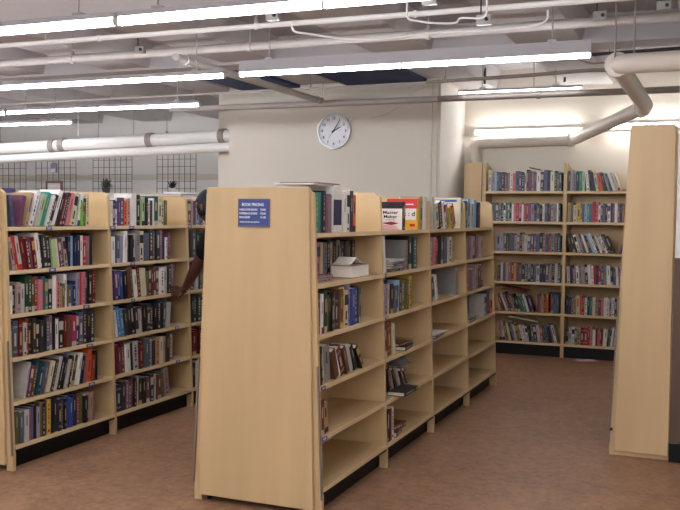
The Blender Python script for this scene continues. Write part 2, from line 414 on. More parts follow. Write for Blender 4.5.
L[0, 3] = '9-12 white 1 18 0;12-16 black 1 18.5 0;16-20 pinkgrey 1 19 0;20-24 greywhite 1 19 0;24-31 darkgreen/darkgreen 2 21 0;31-35 brown/tan 1 21 0;35-38 redbrown 1 20 0;38-42 pink/pinkgrey 1 20 0;42-46 slate 1 20 0;46-49 teal 1 20 0;49-53 black/lavender 1 20 0;53-56 white 1 20 0;56-59 pink 1 19 0;59-62 tan 1 15 0;62-65 olive 1 15 0;65-68 white 1 20 0;68-71 olive 1 14 0;71-76 blue/navy 2 15.5 0;76-79 lavender 1 21 0;79-82 red 1 21 0;82-85 pink 1 21 0;85-89 charcoal 1 21 0;89-95 black/darkred 2 21 0'
L[0, 2] = '10-13 slate/navy 1 21 0;13-18 slate 1 21 0;18-22 darkred 1 21 0;22-25 greywhite 1 20 0;25-28 redbrown 1 21 0;28-39 black/charcoal/black 3 21 0;39-43 charcoal/white 1 21 0;43-49 black/slate 2 21 0;49-55 mauve/black 2 21 0;55-59 white 1 20.5 0;59-64 black 1 21 0;64-67 darkred 1 21 0;67-71 brown/tan 1 20 0;71-76 magenta 1 20 0;76-79 navy 1 21 0;79-83 slate 1 21 0;83-95 navy/black/charcoal 3 22 0'
L[0, 1] = '24-26 greywhite 1 21 13;26-28 lavender 1 21 13;28-31 plum 1 21 13;31-36 brown/darkteal 2 21 14;36-42 darkteal/darkteal 2 21 15;42-45 slate 1 21 16;45-47 tan 1 21 16;47-51 cream 1 21 17;51-54 charcoal 1 21 17;54-58 greywhite 1 21 17;58-63 black 2 20 16;63-67 slate/greywhite 2 20 15;67-69 black 1 20 15;69-72 cream 1 21 14;72-75 charcoal 1 21 13;75-78 white 1 21 12;78-82 black 1 20 10;82-85 mauve 1 21 8;85-89 orange 1 21 5;89-92 redbrown 1 19 3;92-95 black 1 21 0'
L[0, 0] = '16-20 olive/charcoal 1 21 0;20-24 slate 1 20 0;25-30 greywhite/black 1 21 0;30-34 slateblue/purple 1 21 0;34-37 black 1 21 0;37-40 lavender 1 21 0;40-43 olive 1 21 0;43-48 black/brown 2 21 0;48-52 yellow 1 21 0;52-62 black/charcoal/navy 3 21 0;62-65 olive 1 20 0;65-67 black 1 21 0;67-74 blue/blue 2 20 0;74-78 navy/black 1 21 0;79-82 redbrown 1 21 0;82-85 olive 1 20 0;85-88 black 1 19 0;88-96 pinkgrey/tan/mauve 3 20 0'
L[1, 5] = '112-114 white 1 19 0;114-117 charcoal 1 19 0;117-119 white 1 19 0;119-122 purple 1 18.5 0;122-126 purple/orange 1 18.5 0;126-129 orange 1 17.5 0;129-132 pinkgrey 1 18.5 0;133-138 white 1 22 0;139-142 black 1 22.5 0;144-147 palegreen 1 20 0;147-149 black 1 20 0;149-151 white 1 20 0;151-154 charcoal 1 20 0;154-156 white 1 20 0;156-160 darkteal 1 22 0;160-163 cream 1 22 0;163-168 cream/olive 2 20 0'
L[1, 4] = '113-117 white 1 18 0;118-121 slate 1 18 0;121-125 lavender 1 19 0;125-128 white 1 22 0;128-134 charcoal/black 2 20 0;134-137 greywhite 1 22 0;137-141 grey 1 22 0;141-145 cream 1 22 0;145-150 slate 1 22 0;150-161 charcoal/slate/charcoal 3 22 0;161-164 mauve 1 21 0;164-167 navy 1 18 0;167-169 white 1 18 0;169-171 plum 1 19 0'
L[1, 3] = '113-117 purple/slateblue 1 20 -4;117-119 lavender 1 20 -4;119-122 blue 1 20 -5;122-126 black 1 21 -6;126-130 brown/tan 1 21 -7;130-133 olive 1 21 -7;133-136 white 1 21 -8;136-139 darkred 1 21 -8;139-144 cream 1 21 -6;144-149 olive/charcoal 2 20 0;149-158 darkred/brown/darkred 3 20 0;158-162 white 1 20 0;162-166 greywhite/black 1 20 0;166-172 charcoal/mauve 2 21 0'
L[1, 2] = '115-117 white 1 20 -10;117-123 skyblue/skyblue 2 20 -10;123-137 charcoal/black/black/charcoal 4 20.5 -7;137-140 greywhite 1 18 -6;140-145 plum/black 2 20 -5;145-153 charcoal/navy 2 20.5 0;153-162 black/charcoal/black 3 21 0;162-165 slate 1 21 4;165-169 greywhite 1 21 6'
L[1, 1] = '116-126 darkred/plum/darkred 3 20 -3;126-130 white 1 21 -4;130-134 black 1 20 -4;134-139 greywhite 1 20 -3;139-144 darkred 2 20 0;144-149 slate/grey 1 21 0;149-152 greywhite 1 21 0;152-159 charcoal/tan 2 20 0;159-163 cream 1 20 0;163-166 tan 1 20 0;166-173 charcoal/greywhite 2 21 0'
L[1, 0] = '117-122 navy/slate 1 20 0;122-126 charcoal 1 20 0;126-132 mauve/plum 2 20 0;132-137 plum/black 2 20 0;137-140 greywhite 1 20 0;140-154 charcoal/black/brown/charcoal 4 20 0;154-158 greywhite 1 20 0;158-165 brown/olive 2 20 0;165-170 grey 1 21 -8'
L[2, 5] = '190-193 brown 1 20 0;193-195 pinkgrey 1 20 0;195-197 plum 1 20 0;197-200 lightblue 1 20 0;200-202 slateblue 1 20 0;202-204 black 1 18 0;204-206 white 1 13 0;206-209 navy 1 20 0'
L[2, 4] = '191-194 charcoal 1 21 0;194-200 slate/darkgreen 2 21 0;200-208 black/charcoal/navy 3 20 0'
L[2, 3] = '192-196 plum/charcoal 1 21 0;196-199 greywhite 1 20 0;199-203 black/slate 2 20 0;203-208 mauve/charcoal 2 20 0'
L[2, 2] = '192-195 black 1 21 0;195-202 charcoal/darkgreen 2 21 0;202-208 black 2 20 0'
L[2, 1] = '192-199 darkred/darkred 2 20 0;199-208 darkred/brown/plum 3 20 0'
L[2, 0] = '192-195 black 1 20 0;195-199 white/lavender 1 20 0;199-206 plum/charcoal 2 20 0'
for (b, k), sp in L.items(): bay_row(LX, LY, b, k, sp, 'left')

C = {}
C[0, 5] = '316-319 teal 1 22 0;319-322 teal 1 22 0;322-325 darkteal 1 22 0;325-328 navy 1 22 0;328-331 mauve 1 20 0;331-334 grey 1 20 0;334-343 white 1 23 0;343-345 greywhite 1 22 0;344-347 white 1 22 0;347-350 white 1 22 0;350-353 navy 1 22 0;353-356 orange/redbrown 1 20.5 0'
C[0, 4] = '317-322 pink/magenta 1 21 0;323-326 cream/grey 1 21 0;326-329 grey 1 21 0;329-332 black 1 21 0;332-335 greywhite 1 21 0;335-338 black 1 21 0;338-344 grey/charcoal 2 21 0;344-358 charcoal/slate/black/charcoal 4 21 0'
C[0, 3] = '317-321 darkred 1 22 0;321-323 white 1 21 0;323-329 darkgreen/olive 2 21 0;329-331 black 1 20 0;331-333 black 1 21 0;333-336 tan/grey 1 21 0;336-342 charcoal/brown 2 20 0;342-344 yellow 1 21 0;344-348 cream 1 22 0;348-351 lavender 1 22 0;351-355 blue 1 22 0;355-359 navy 1 22 0;359-361 slate 1 22 0'
C[0, 2] = '319-321 black 1 20 -4;322-325 cream 1 21 -8;327-333 grey/tan 1 21 -8;337-341 brown 1 18 -22;343-345 white/darkred 1 18 -28;346-350 darkred 1 17.5 -28;351-354 brown/mauve 1 17 -26;355-358 greywhite 1 17 -26;360-363 charcoal 1 16.5 -32;365-368 black 1 16 -40'
C[0, 1] = '320-323 darkred 1 19 0;324-328 tan/brown 1 17 -9'
C[1, 5] = '404-408 black 1 18.5 0;420-422 yellow 1 23 0;422-424 tan 1 23 0;424-427 white 1 23.5 0;428-431 blue 1 24.5 0'
C[1, 4] = '388-390 white 1 21 -10;407-413 grey/black 2 20.5 0;414-418 darkteal/slate 1 20.5 0'
C[1, 3] = '385-388 lavender 1 20 0;388-390 black 1 20 0;391-393 cream 1 20.5 0;393-396 navy 1 20 0;396-401 slate/black 2 18 0;401-404 lightblue/charcoal 2 19 0;404-407 olive 1 20 0;409-411 olive/cream 1 20 0;412-414 yellow 1 20 0;414-416 red/brown 1 20 0'
C[1, 2] = '386-389 brown 1 21 -4;389-393 redbrown 1 21 -5;395-397 cream 1 21.5 -10'
C[1, 1] = '389-391 black 1 17 -10;393-395 charcoal 1 17 -20;397-399 tan/charcoal 1 16.5 -28;401-403 charcoal 1 16 -33;404-406 greywhite 1 16 -36;408-410 brown 1 15 -40;411-413 slate 1 14 -42'
C[1, 0] = '388-390 black 1 20 0;391-393 darkred 1 20 -2;394-396 white 1 19 -3;396-398 magenta 1 18 -3'
C[2, 5] = '434-436 greywhite 1 22 -4;438-441 cream 1 20 -12;441-445 black 1 20.5 -16;446-448 white 1 19 -18;449-451 mauve 1 18 -20;452-454 yellow 1 18 -24;455-458 red 1 17.5 -28;461-463 cream 1 23.5 0'
C[2, 4] = '432-435 mauve/plum 1 19.5 0;436-438 pink 1 19.5 0;439-441 darkred 1 19.5 0;442-444 charcoal 1 20 0;445-449 slate 1 19 0;450-453 greywhite 1 19 0;453-455 tan 1 18 0'
C[2, 3] = '435-438 charcoal 1 17 -20;439-441 white 1 18 -20;457-461 grey 1 21.5 0'
C[3, 5] = '467-469 black 1 22 0;470-472 lightblue 1 22.5 0;472-474 greywhite 1 22 0;475-478 lightblue 1 22.5 0;478-481 navy 1 22.5 0'
C[3, 4] = '468-470 mauve 1 19 0;470-474 mauve/pinkgrey 1 19 0;475-477 pinkgrey 1 19 0;478-480 plum 1 19 0;481-484 pinkgrey 1 18.5 0'
C[3, 3] = '470-473 tan 1 19 -8;474-477 mauve 1 19 -9;478-481 pinkgrey/charcoal 1 19 -12;482-487 brown/plum 2 19 -14'
C[3, 2] = '486-489 greywhite 1 21 0;490-493 slateblue 1 22 0;493-496 orange 1 13 0'
rowsC = {}
for (b, k), sp in C.items(): rowsC[b, k] = bay_row(CX, CY, b, k, sp, 'middle', {(0, 4): .138, (1, 1): .06}.get((b, k), 0))
# known covers: front-facing art of two books, title block on the wide white one
for it in BOOKS:
    if it['place'] == ('middle', 1, 5):
        if it['i'] == 0: it['art'] = 'A'; it['d'] = .165; it['t'] = min(it['t'], .05)
        if it['i'] == 1: it['art'] = 'B'; it['d'] = .22; it['style'] = 9
        if it['i'] == 4: it['style'] = 8
        if it['i'] == 3: it['style'] = 8
    if it['place'] == ('middle', 0, 5) and it['col'] == 'white' and it['t'] > .06: it['art'] = 'N'; it['style'] = 9
    if it['place'] == ('middle', 2, 5) and it['col'] == 'cream' and it['h'] > .2 and it['th'] == 0: it['art'] = 'S'; it['d'] = .25; it['h'] = .235
    if it['place'] == ('middle', 2, 3) and it['i'] == 2: it['d'] = .24

# rows of the tall bookcase at the back: (x range px at the shelf, palette, count, height, lean)
B = {}
B[0, 5] = '488-491 cream/grey 1 22;491-494 lavender/slate 1 21;494-501 lightblue/slate/slateblue 3 21;501-504 charcoal/black 1 22;504-512 plum/mauve/white 3 21;512-524 pink/slateblue/purple/navy/plum 4 21.5;524-528 cream/darkgreen 2 22;528-536 plum/mauve/plum 3 22;536-540 white/pinkgrey 1 22;540-550 charcoal/slateblue/navy/black 3 22.5;550-554 cream 1 22;554-561 darkgreen/slate/darkteal 3 21'
B[1, 5] = '566-571 charcoal/pinkgrey 2 22;571-577 grey/darkgreen 2 21;577-583 teal/palegreen 2 22 0;584-587 white 1 22 -6;587-592 black/charcoal 2 22 -7;592-595 cream 1 22 -10;595-599 orange/tan 1 21 -12;599-602 charcoal 1 21 -14;602-607 greywhite/slateblue 2 20 -17;608-612 lavender/slate 2 20 -18;613-621 white/greywhite/cream 3 20 -20'
B[0, 4] = '492-498 slate/slate 2 19.5;498-503 grey/black 2 19.5;503-505 white 1 20;505-511 darkteal/teal/black 3 20;511-513 white 1 19;513-521 pink/red/pink 3 19.5;521-523 white 1 20.5;523-528 plum/red 2 20;528-539 slateblue/lavender/slateblue/slate 4 20;539-542 black 1 19;542-544 white 1 21;544-556 slate/charcoal/mauve/grey 4 19.5;556-560 white/charcoal 2 20'
B[1, 4] = '567-573 tan/olive 2 20;573-580 cream/yellow 2 19.5;580-584 mauve/slate 2 20;584-592 lightblue/teal/slateblue 3 20;592-598 red/pink 2 21;598-600 white 1 20;600-607 plum/slateblue/navy 3 20;607-610 white 1 21;610-614 charcoal/plum 2 20;614-617 white 1 20;617-624 mauve/charcoal 3 20'
B[0, 3] = '496-503 lavender/lavender 2 20;503-514 slate/charcoal/slate 4 20;514-524 pinkgrey/mauve/charcoal 4 19.5;524-536 greywhite/slate/plum/slate 4 20;536-548 slateblue/charcoal/mauve 4 20;548-560 redbrown/grey/slate/darkteal 4 20'
B[1, 3] = '568-574 black/charcoal 2 20 -12;575-581 white/pinkgrey 2 20 -18;582-587 slate/white 2 20 -20;588-596 navy/lightblue/white 3 21.5 -22;597-604 charcoal/white/cream 3 20 -22;605-611 white/navy 2 20.5 -24;611-614 black 1 20 -24;618-620 plum 1 19 20;621-624 pinkgrey 1 19 22'
B[0, 2] = '497-505 charcoal/greywhite/slate 3 19.5;505-513 tan/mauve/redbrown 3 20;513-518 tan/redbrown 2 20;518-530 slate/charcoal/slate/grey 4 19.5;530-545 charcoal/slateblue/greywhite/navy/charcoal 5 19.5;545-560 slate/grey/charcoal/greywhite/slate 5 20'
B[1, 2] = '567-576 greywhite/charcoal/mauve 3 19 -4;576-585 white/grey/pinkgrey 3 19 -4;585-591 charcoal/white 2 20 -5;591-598 white/red/charcoal 3 20 -3;598-606 magenta/slate/grey 3 19 -2;606-610 white 1 20.5 -3;610-618 charcoal/slate/white 3 19 -3;618-623 mauve/grey 2 19'
B[0, 1] = '498-504 tan/brown 2 20 -16;504-509 greywhite/plum 2 20.5 -22;509-516 brown/grey/charcoal 3 19 -18;517-526 darkgreen/slate/teal 3 18 -18;527-534 white/navy/plum 3 19 -18;536-541 plum/mauve 2 19 0;541-548 tan/brown/orange 3 19 0;550-561 slate/slateblue/slate/charcoal 4 19'
B[1, 1] = '566-573 navy/charcoal/slate 3 20;573-579 tan/cream/orange 2 20;579-584 orange/redbrown 2 20;584-592 white/charcoal/teal 3 19;592-598 cream/mauve 2 19;598-606 redbrown/pink/white 3 19;606-614 white/pinkgrey/white 3 19;614-622 charcoal/cream/slate 3 19'
B[0, 0] = '500-505 tan/greywhite 2 21 -10;505-510 olive/cream 2 21 -13;510-516 charcoal/grey/greywhite 3 20 -14;516-523 brown/tan/white 3 19 -15;523-530 greywhite/white/charcoal 3 18 -12;530-542 slate/charcoal/greywhite/mauve/slate 4 18 -8;543-550 charcoal/slateblue 3 19 -10;551-556 slateblue/cream/navy 2 21 -14;557-560 slate 1 19 -10'
B[1, 0] = '565-571 charcoal/greywhite 2 19 0;571-577 white/slate/grey 2 19;577-580 tan 1 19;580-587 darkred/red 2 21;587-592 redbrown/pink 2 19;592-595 white 1 19;595-601 darkred/pink/red 3 19;602-606 white/greywhite 1 20 4;606-612 charcoal/grey/white 3 20 6;612-619 greywhite/olive/cream 3 21 8'
for (b, k), sp in B.items():
    zt = ZB[k]+.013
    row(sp, BY, zt, BXS[b]+.022, BXS[b+1]-.022, (lambda px, k=k: inv(px, [345, 316, 285, 254, 223, 192][k], Y=BY).x), ('tall', b, k), -math.pi/2, None, (.295 if k < 5 else None), .3)
for it in BOOKS:
    if it['place'] == ('tall', 1, 0) and it['col'] in ('darkred', 'red') and it['i'] < 9: it['style'] = 4

ORD = ['first', 'second', 'third', 'fourth', 'fifth', 'sixth', 'seventh', 'eighth', 'ninth', 'tenth', 'eleventh', 'twelfth', 'thirteenth', 'fourteenth', 'fifteenth', 'sixteenth', 'seventeenth', 'eighteenth', 'nineteenth', 'twentieth']
ORD += ['twenty-'+ORD[i] for i in range(9)]+['thirtieth']+['thirty-'+ORD[i] for i in range(9)]+['fortieth']
SH = ['bottom shelf', 'fifth shelf', 'fourth shelf', 'third shelf', 'second shelf', 'top shelf']
BAYN = {('left', 0): 'left bookcase, nearest bay', ('left', 1): 'left bookcase, second bay', ('left', 2): 'left bookcase, third bay',
        ('middle', 0): 'middle bookcase, nearest bay', ('middle', 1): 'middle bookcase, second bay', ('middle', 2): 'middle bookcase, third bay', ('middle', 3): 'middle bookcase, farthest bay',
        ('tall', 0): 'back bookcase, left bay', ('tall', 1): 'back bookcase, right bay'}

def place_of(it):
    u, b, k = it['place']; th = it['th']
    if it['rz'] == 0: return Vector((it['edge']-it['back'], it['s'], it['z']+it['dz']+.0006)), (-th, 0, 0)
    return Vector((it['s'], it['edge']+it['back'], it['z']+it['dz']+.0006)), (-th, 0, it['rz'])

def px_area(it):
    P, r = place_of(it)
    if it['rz'] == 0: q_ = [P+Vector((0, -it['t']/2, 0)), P+Vector((0, it['t']/2, it['h']))]
    else: q_ = [P+Vector((-it['t']/2, 0, 0)), P+Vector((it['t']/2, 0, it['h']))]
    a, b = proj(q_[0]), proj(q_[1])
    if a[0] < 0: return 0
    if it['place'][0] == 'left' and a[0] > 205: return 0
    if it['place'][0] == 'tall' and a[0] < 495 and it['place'][2] < 5: return 0
    ar = abs(a[0]-b[0])*abs(a[1]-b[1])
    if it['place'][0] == 'middle': ar *= 3
    if it['place'][0] == 'left': ar *= 1.3
    return ar
for it in BOOKS: it['area'] = px_area(it)
order = sorted(BOOKS, key=lambda i: -i['area'])
for r_, it in enumerate(order): it['solo'] = r_ < 306 and it['area'] > 0

def textmesh(s, size, m, parent, loc, rot, name='lettering', ext=.0004, align='CENTER', bold=False, width=None):
    cu = bpy.data.curves.new(name, 'FONT'); cu.body = s; cu.size = size; cu.extrude = ext; cu.align_x = align; cu.align_y = 'CENTER'
    if bold: cu.offset = size*.02
    o = bpy.data.objects.new(name, cu); COL.objects.link(o)
    dg = bpy.context.evaluated_depsgraph_get(); me = bpy.data.meshes.new_from_object(o.evaluated_get(dg)); bpy.data.objects.remove(o)
    if width:
        xs = [v.co.x for v in me.vertices]; sc = width/(max(xs)-min(xs))
        for v in me.vertices: v.co.x *= sc
    me.materials.clear(); me.materials.append(m)
    ob = bpy.data.objects.new(name, me); COL.objects.link(ob); ob.parent = parent; ob.location = loc; ob.rotation_euler = rot
    return ob

restC, restP = MB(), MB(); rest_mats = [PAGES]; rest_idx = {}
def rm(m):
    if m.name not in rest_idx: rest_idx[m.name] = len(rest_mats); rest_mats.append(m)
    return rest_idx[m.name]
for it in BOOKS:
    if it['area'] <= 0 and it['place'][0] != 'tall': 
        if not (it['place'][0] == 'left' and it['place'][1] == 2): continue
    c = it['col']; rnd = random.Random(hash((it['s'], it['h'])) & 0xffff)
    ink = INKS[rnd.choice(['light', 'light', 'light', 'gold']) if c in DARKS else rnd.choice(['dark', 'dark', 'red', 'blue', 'dark'])]
    style = it.get('style', rnd.choice([0, 2, 2, 2, 3, 4, 5, 5, 5, 5, 1, 6, 6])); paper = rnd.random() < .35
    P, rot = place_of(it)
    cm, pm = MB(), MB(); book_geo(cm, pm, it['t'], it['h'], it['d'], rnd, paper, c, style)
    if it['solo']:
        nm = 'book'
        o = cm.build(nm, [cov(c), ink]); o.location = P; o.rotation_euler = rot
        u, b, k = it['place']
        pos = ORD[it['i']]+' from left' if it['i'] and it['i'] < it['n']-1 else ('leftmost' if not it['i'] else 'rightmost')
        lab = '%s%s book, %s on %s of %s' % ('leaning ' if abs(it['th']) > .12 else '', PAL[c][1], pos, SH[k], BAYN[u, b])
        if it.get('art') == 'A': lab = 'black-spined book with white front cover showing two words, top shelf of middle bookcase'
        if it.get('art') == 'B': lab = 'book with red, white and yellow front cover, top shelf of middle bookcase'
        if it.get('art') == 'N': lab = 'thick white book with navy block on its spine, top shelf of middle bookcase'
        tag(o, lab, 'book', 'books on the %s of the %s' % (SH[k], BAYN[u, b].replace(', ', ' ')))
        pg = pm.build('pages', PAGES, o)
        t, h, d = it['t'], it['h'], it['d']
        if it.get('art') == 'A':   # front cover faces -y
            a = MB(); a.box(-d+.012, -.004, -t/2-.0006, -t/2-.0001, .002, h*.76); a.build('cover_panel', mat('art_white', (234, 226, 220), .4), o)
            a = MB(); a.poly([(-d+.02, -t/2-.0012, h*.24), (-d*.45, -t/2-.0012, h*.17), (-d*.15, -t/2-.0012, h*.24), (-d*.45, -t/2-.0012, h*.30)])
            a.poly([(-d+.014, -t/2-.0010, .004), (-.02, -t/2-.0010, .004), (-.05, -t/2-.0010, h*.16), (-d+.014, -t/2-.0010, h*.2)], 1)
            a.build('cover_picture', [mat('art_crimson', (150, 50, 66), .4), mat('art_rose', (228, 176, 176), .4)], o)
            textmesh('Master', h*.15, mat('art_ink', (30, 26, 30), .5), o, (-d*.5, -t/2-.0014, h*.62), (math.pi/2, 0, 0), bold=True, width=d*.62)
            textmesh('Maker', h*.15, mat('art_ink', (30, 26, 30), .5), o, (-d*.5, -t/2-.0014, h*.47), (math.pi/2, 0, 0), bold=True, width=d*.55)
            textmesh('A NOVEL', h*.06, mat('art_ink', (30, 26, 30), .5), o, (-d*.5, -t/2-.0014, h*.36), (math.pi/2, 0, 0), width=d*.4)
        if it.get('art') == 'S':
            a = MB(); a.box(-d+.02, -.03, -t/2-.0006, -t/2-.0001, h-.034, h-.014); a.build('cover_stripe', mat('art_blue', (54, 96, 166), .4), o)
        if it.get('art') == 'B':
            a = MB(); a.box(-d+.002, -.0005, -t/2-.0006, -t/2-.0001, h*.68, h-.001); a.box(-d+.002, -.012, -t/2-.0006, -t/2-.0001, h*.31, h*.68, 1)
            a.box(-d+.002, -.0005, -t/2-.0006, -t/2-.0001, .001, h*.31, 2); a.box(-.055, -.018, -t/2-.0012, -t/2-.0007, h*.1, h*.18, 0)
            a.box(-d*.6, -.03, -t/2-.0010, -t/2-.0007, h*.80, h*.83, 1)
            a.build('cover_picture', [mat('art_red', (202, 52, 56), .4), mat('art_white', (234, 226, 220), .4), mat('art_yellow', (236, 178, 66), .4)], o)
            textmesh('t : d', h*.2, mat('art_ink', (30, 26, 30), .5), o, (-d*.26, -t/2-.0014, h*.5), (math.pi/2, 0, 0), bold=True, width=d*.36)
        if it.get('art') == 'N':
            a = MB(); a.box(.0001, .0010, -t/2+.002, t/2-.002, h*.16, h*.72); a.build('title_block', mat('art_navy', (40, 34, 78), .45), o)
    else:
        M = Matrix.Translation(P) @ Matrix.Rotation(rot[2], 4, 'Z') @ Matrix.Rotation(rot[0], 4, 'X')
        ci, ii = rm(cov(c)), rm(ink)
        for src, mp in ((cm, {0: ci, 1: ii}), (pm, {0: 0})):
            n0 = len(restC.v); restC.v += [tuple(M @ Vector(v)) for v in src.v]
            restC.f += [tuple(n0+i for i in f) for f in src.f]; restC.mi += [mp[i] for i in src.mi]
if restC.v:
    o = restC.build('books', rest_mats); tag(o, 'the smaller distant books packed between the others on the shelves', 'books', kind='stuff')

# lying books
def lying(name, cx, cy, z, rz, t, h, d, col, label, group, tilt=0, cat='book'):
    """a closed book lying flat: h long side (y), d across (x, spine at +x)"""
    cm, pm = MB(), MB(); rnd = random.Random(int(cx*1000+cy*77)); book_geo(cm, pm, t, h, d, rnd, False, col, 2)
    rot = Matrix.Rotation(math.radians(90), 4, 'X')      # z(long) -> -y ; y(thick) -> z
    for m_ in (cm, pm): m_.v = [tuple(rot @ Vector((v[0]+d/2, v[1]+t/2, v[2]-h/2))) for v in m_.v]
    o = cm.build(name, [cov(col), INKS['light' if col in DARKS else 'dark']]); o.location = (cx, cy, z+.0008); o.rotation_euler = (math.radians(tilt), 0, rz)
    pm.build('pages', PAGES, o); tag(o, label, cat, group); return o
zt = lambda k: ZS[k]+TS/2
def at_s(px, k, cx=CX): return inv(px, 230, X=cx+xr(ZS[k])).y
G = 'books lying flat on the middle bookcase'
# thick book with pale fore-edge facing out, papers open on it
y1_, y2_ = at_s(354, 4), at_s(371, 4)
Xe = CX+xr(ZS[4])
yc = (y1_+y2_)/2
BOX = empty('thick_book', (Xe-.092, yc, zt(4)), 'very thick pale book lying flat, its pages facing out, second shelf of middle bookcase', 'book', G)
q = MB(); q.box(-.04, .085, -(y2_-y1_)/2, (y2_-y1_)/2, .0008, .0045); q.box(-.04, .085, -(y2_-y1_)/2, (y2_-y1_)/2, .0665, .070); q.box(-.0431, -.0401, -(y2_-y1_)/2, (y2_-y1_)/2, .0008, .070)
q.build('cover', cov('pinkgrey'), BOX)
q = MB(); q.box(-.0395, .082, -(y2_-y1_)/2+.003, (y2_-y1_)/2-.003, .0047, .0663); q.build('pages', mat('page_white', (240, 234, 222), .85), BOX)
# open leaflet on it
q = MB()
for sgn in (-1, 1):
    pts = [(0.0, .040), (.05, .018), (.09, .006), (.125, .0035)]
    for i in range(3):
        (a0, z0), (a1, z1) = pts[i], pts[i+1]
        q.hexa([(-.035, sgn*a0, z0-.0015), (.07, sgn*a0, z0-.0015), (.07, sgn*a1, z1-.0015), (-.035, sgn*a1, z1-.0015), (-.035, sgn*a0, z0+.0008), (.07, sgn*a0, z0+.0008), (.07, sgn*a1, z1+.0008), (-.035, sgn*a1, z1+.0008)])
o = q.build('open_booklet', mat('page_white', (240, 234, 222), .85), loc=(Xe-.092, yc-.03, zt(4)+.0712)); tag(o, 'open white booklet face down on the very thick pale book', 'booklet')
# flat books at the near end of that shelf, in front of the upright ones
lying('book', Xe-.072, at_s(327, 4), zt(4), .06, .022, .19, .115, 'pinkgrey', 'pinkish book lying flat under another at the near end, second shelf, middle bookcase', G)
lying('book', Xe-.070, at_s(329, 4), zt(4)+.0235, -.05, .014, .17, .11, 'mauve', 'mauve book lying on a pinkish one at the near end, second shelf, middle bookcase', G)
zm = max(i['z']+i['h'] for i in BOOKS if i['place'] == ('middle', 0, 5) and i['th'] == 0)+.002
lying('magazine', CX+xr(ZS[5])-.125, at_s(327, 5), zm, .03, .007, .28, .215, 'white', 'thin white magazine lying on top of the nearest books, top shelf, middle bookcase', 'magazines lying on the nearest top row', cat='magazine')
lying('magazine', CX+xr(ZS[5])-.125, at_s(332, 5), zm+.0085, -.04, .006, .27, .21, 'mauve', 'mauve magazine lying on a white one above the nearest books, middle bookcase', 'magazines lying on the nearest top row', cat='magazine')
# other lying books
lying('book', CX+xr(ZS[2])-.075, at_s(411, 2), zt(2), .1, .026, .22, .15, 'charcoal', 'dark book lying flat right of the leaning books, fourth shelf, second bay, middle bookcase', G)
lying('book', CX+xr(ZS[2])-.09, at_s(411, 2)-.01, zt(2)+.028, -.1, .016, .20, .14, 'brown', 'brown book lying on a dark one, fourth shelf, second bay, middle bookcase', G)
lying('binder', CX+xr(ZS[1])+.003, at_s(404, 1)+.02, zt(1), .0, .026, .27, .11, 'black', 'black binder lying flat and jutting over the fifth shelf edge, middle bookcase', G, cat='binder')
lying('book', CX+xr(ZS[0])-.08, at_s(404, 0), zt(0), .15, .03, .20, .14, 'darkred', 'dark red book lying under a brown one, bottom shelf of middle bookcase', G)
lying('book', CX+xr(ZS[0])-.08, at_s(404, 0)+.01, zt(0)+.032, -.12, .034, .19, .14, 'brown', 'brown book lying on a dark red one, bottom shelf of middle bookcase', G)
lying('book', CX+xr(ZS[2])-.09, at_s(441, 2), zt(2), .1, .014, .30, .2, 'charcoal', 'thin dark book lying alone in third bay, fourth shelf, middle bookcase', G)
lying('book', CX+xr(ZS[2])-.08, at_s(442, 2)-.02, zt(2)+.016, -.08, .012, .27, .19, 'white', 'thin white book lying on a dark one, third bay, fourth shelf, middle bookcase', G)
lying('book', CX+xr(ZS[2])-.09, at_s(475, 2), zt(2), .05, .03, .24, .17, 'charcoal', 'dark book lying flat in the farthest bay, fourth shelf, middle bookcase', G)
lying('book', CX+xr(ZS[2])-.09, at_s(475, 2), zt(2)+.032, -.05, .02, .22, .16, 'greywhite', 'pale grey book lying on a dark one, farthest bay, fourth shelf, middle bookcase', G)
# pile of magazines in bay 2
for i, (c_, t_) in enumerate((('black', .016), ('greywhite', .014), ('slate', .016), ('greywhite', .012), ('white', .010))):
    lying('magazine', CX+xr(ZS[4])-.10+.008*(i % 3), at_s(399, 4)+.01*((i*7) % 3-1), zt(4)+[0, .0172, .0324, .0496, .0628][i], .06*((i*5) % 4-1.5), t_, .22, .17, c_, ['black magazine at the bottom of the pile, second shelf, middle bookcase', 'pale grey magazine second from the bottom of the pile, middle bookcase', 'slate magazine in the middle of the pile, second shelf, middle bookcase', 'pale magazine second from the top of the pile, middle bookcase', 'white magazine on top of the pile, second shelf, middle bookcase'][i], 'magazines piled in the middle bookcase', cat='magazine')
lying('book', -2.11+.20, 0, 0, 0, .02, .2, .14, 'grey', 'x', G) if False else None
# lying books on top of rows of the tall bookcase
def lying_row(px0, px1, k, z, t, col, label, tilt=0):
    a, b = inv(px0, 300, Y=BY).x, inv(px1, 300, Y=BY).x
    q, p_ = MB(), MB(); w_ = (b-a)/2
    q.box(-w_, w_, -.003, .15, 0, .0025); q.box(-w_, w_, -.003, .15, t-.0025, t); q.box(-w_, w_, -.006, -.0031, 0, t)
    p_.box(-w_+.002, w_-.002, -.0029, .147, .0026, t-.0026)
    o = q.build('book', cov(col)); o.location = ((a+b)/2, BY+.02, z); o.rotation_euler = (0, math.radians(tilt), 0)
    p_.build('pages', PAGES, o); tag(o, label, 'book', 'books lying flat on the back bookcase')
lying_row(502, 527, 1, ZB[1]+.013+.238, .016, 'darkred', 'dark red book lying slanted across the row, fifth shelf of back bookcase, left bay', 8)
lying_row(508, 538, 0, ZB[0]+.013+.235, .012, 'cream', 'cream book lying slanted across the row, bottom shelf of back bookcase, left bay', 8)
lying_row(548, 560, 1, ZB[1]+.013+.200, .018, 'navy', 'navy book lying across upright ones, fifth shelf of back bookcase, left bay', 0)
lying_row(526, 537, 5, ZB[5]+.013+.234, .012, 'black', 'black book lying tipped on top of the highest row of back bookcase', 12)

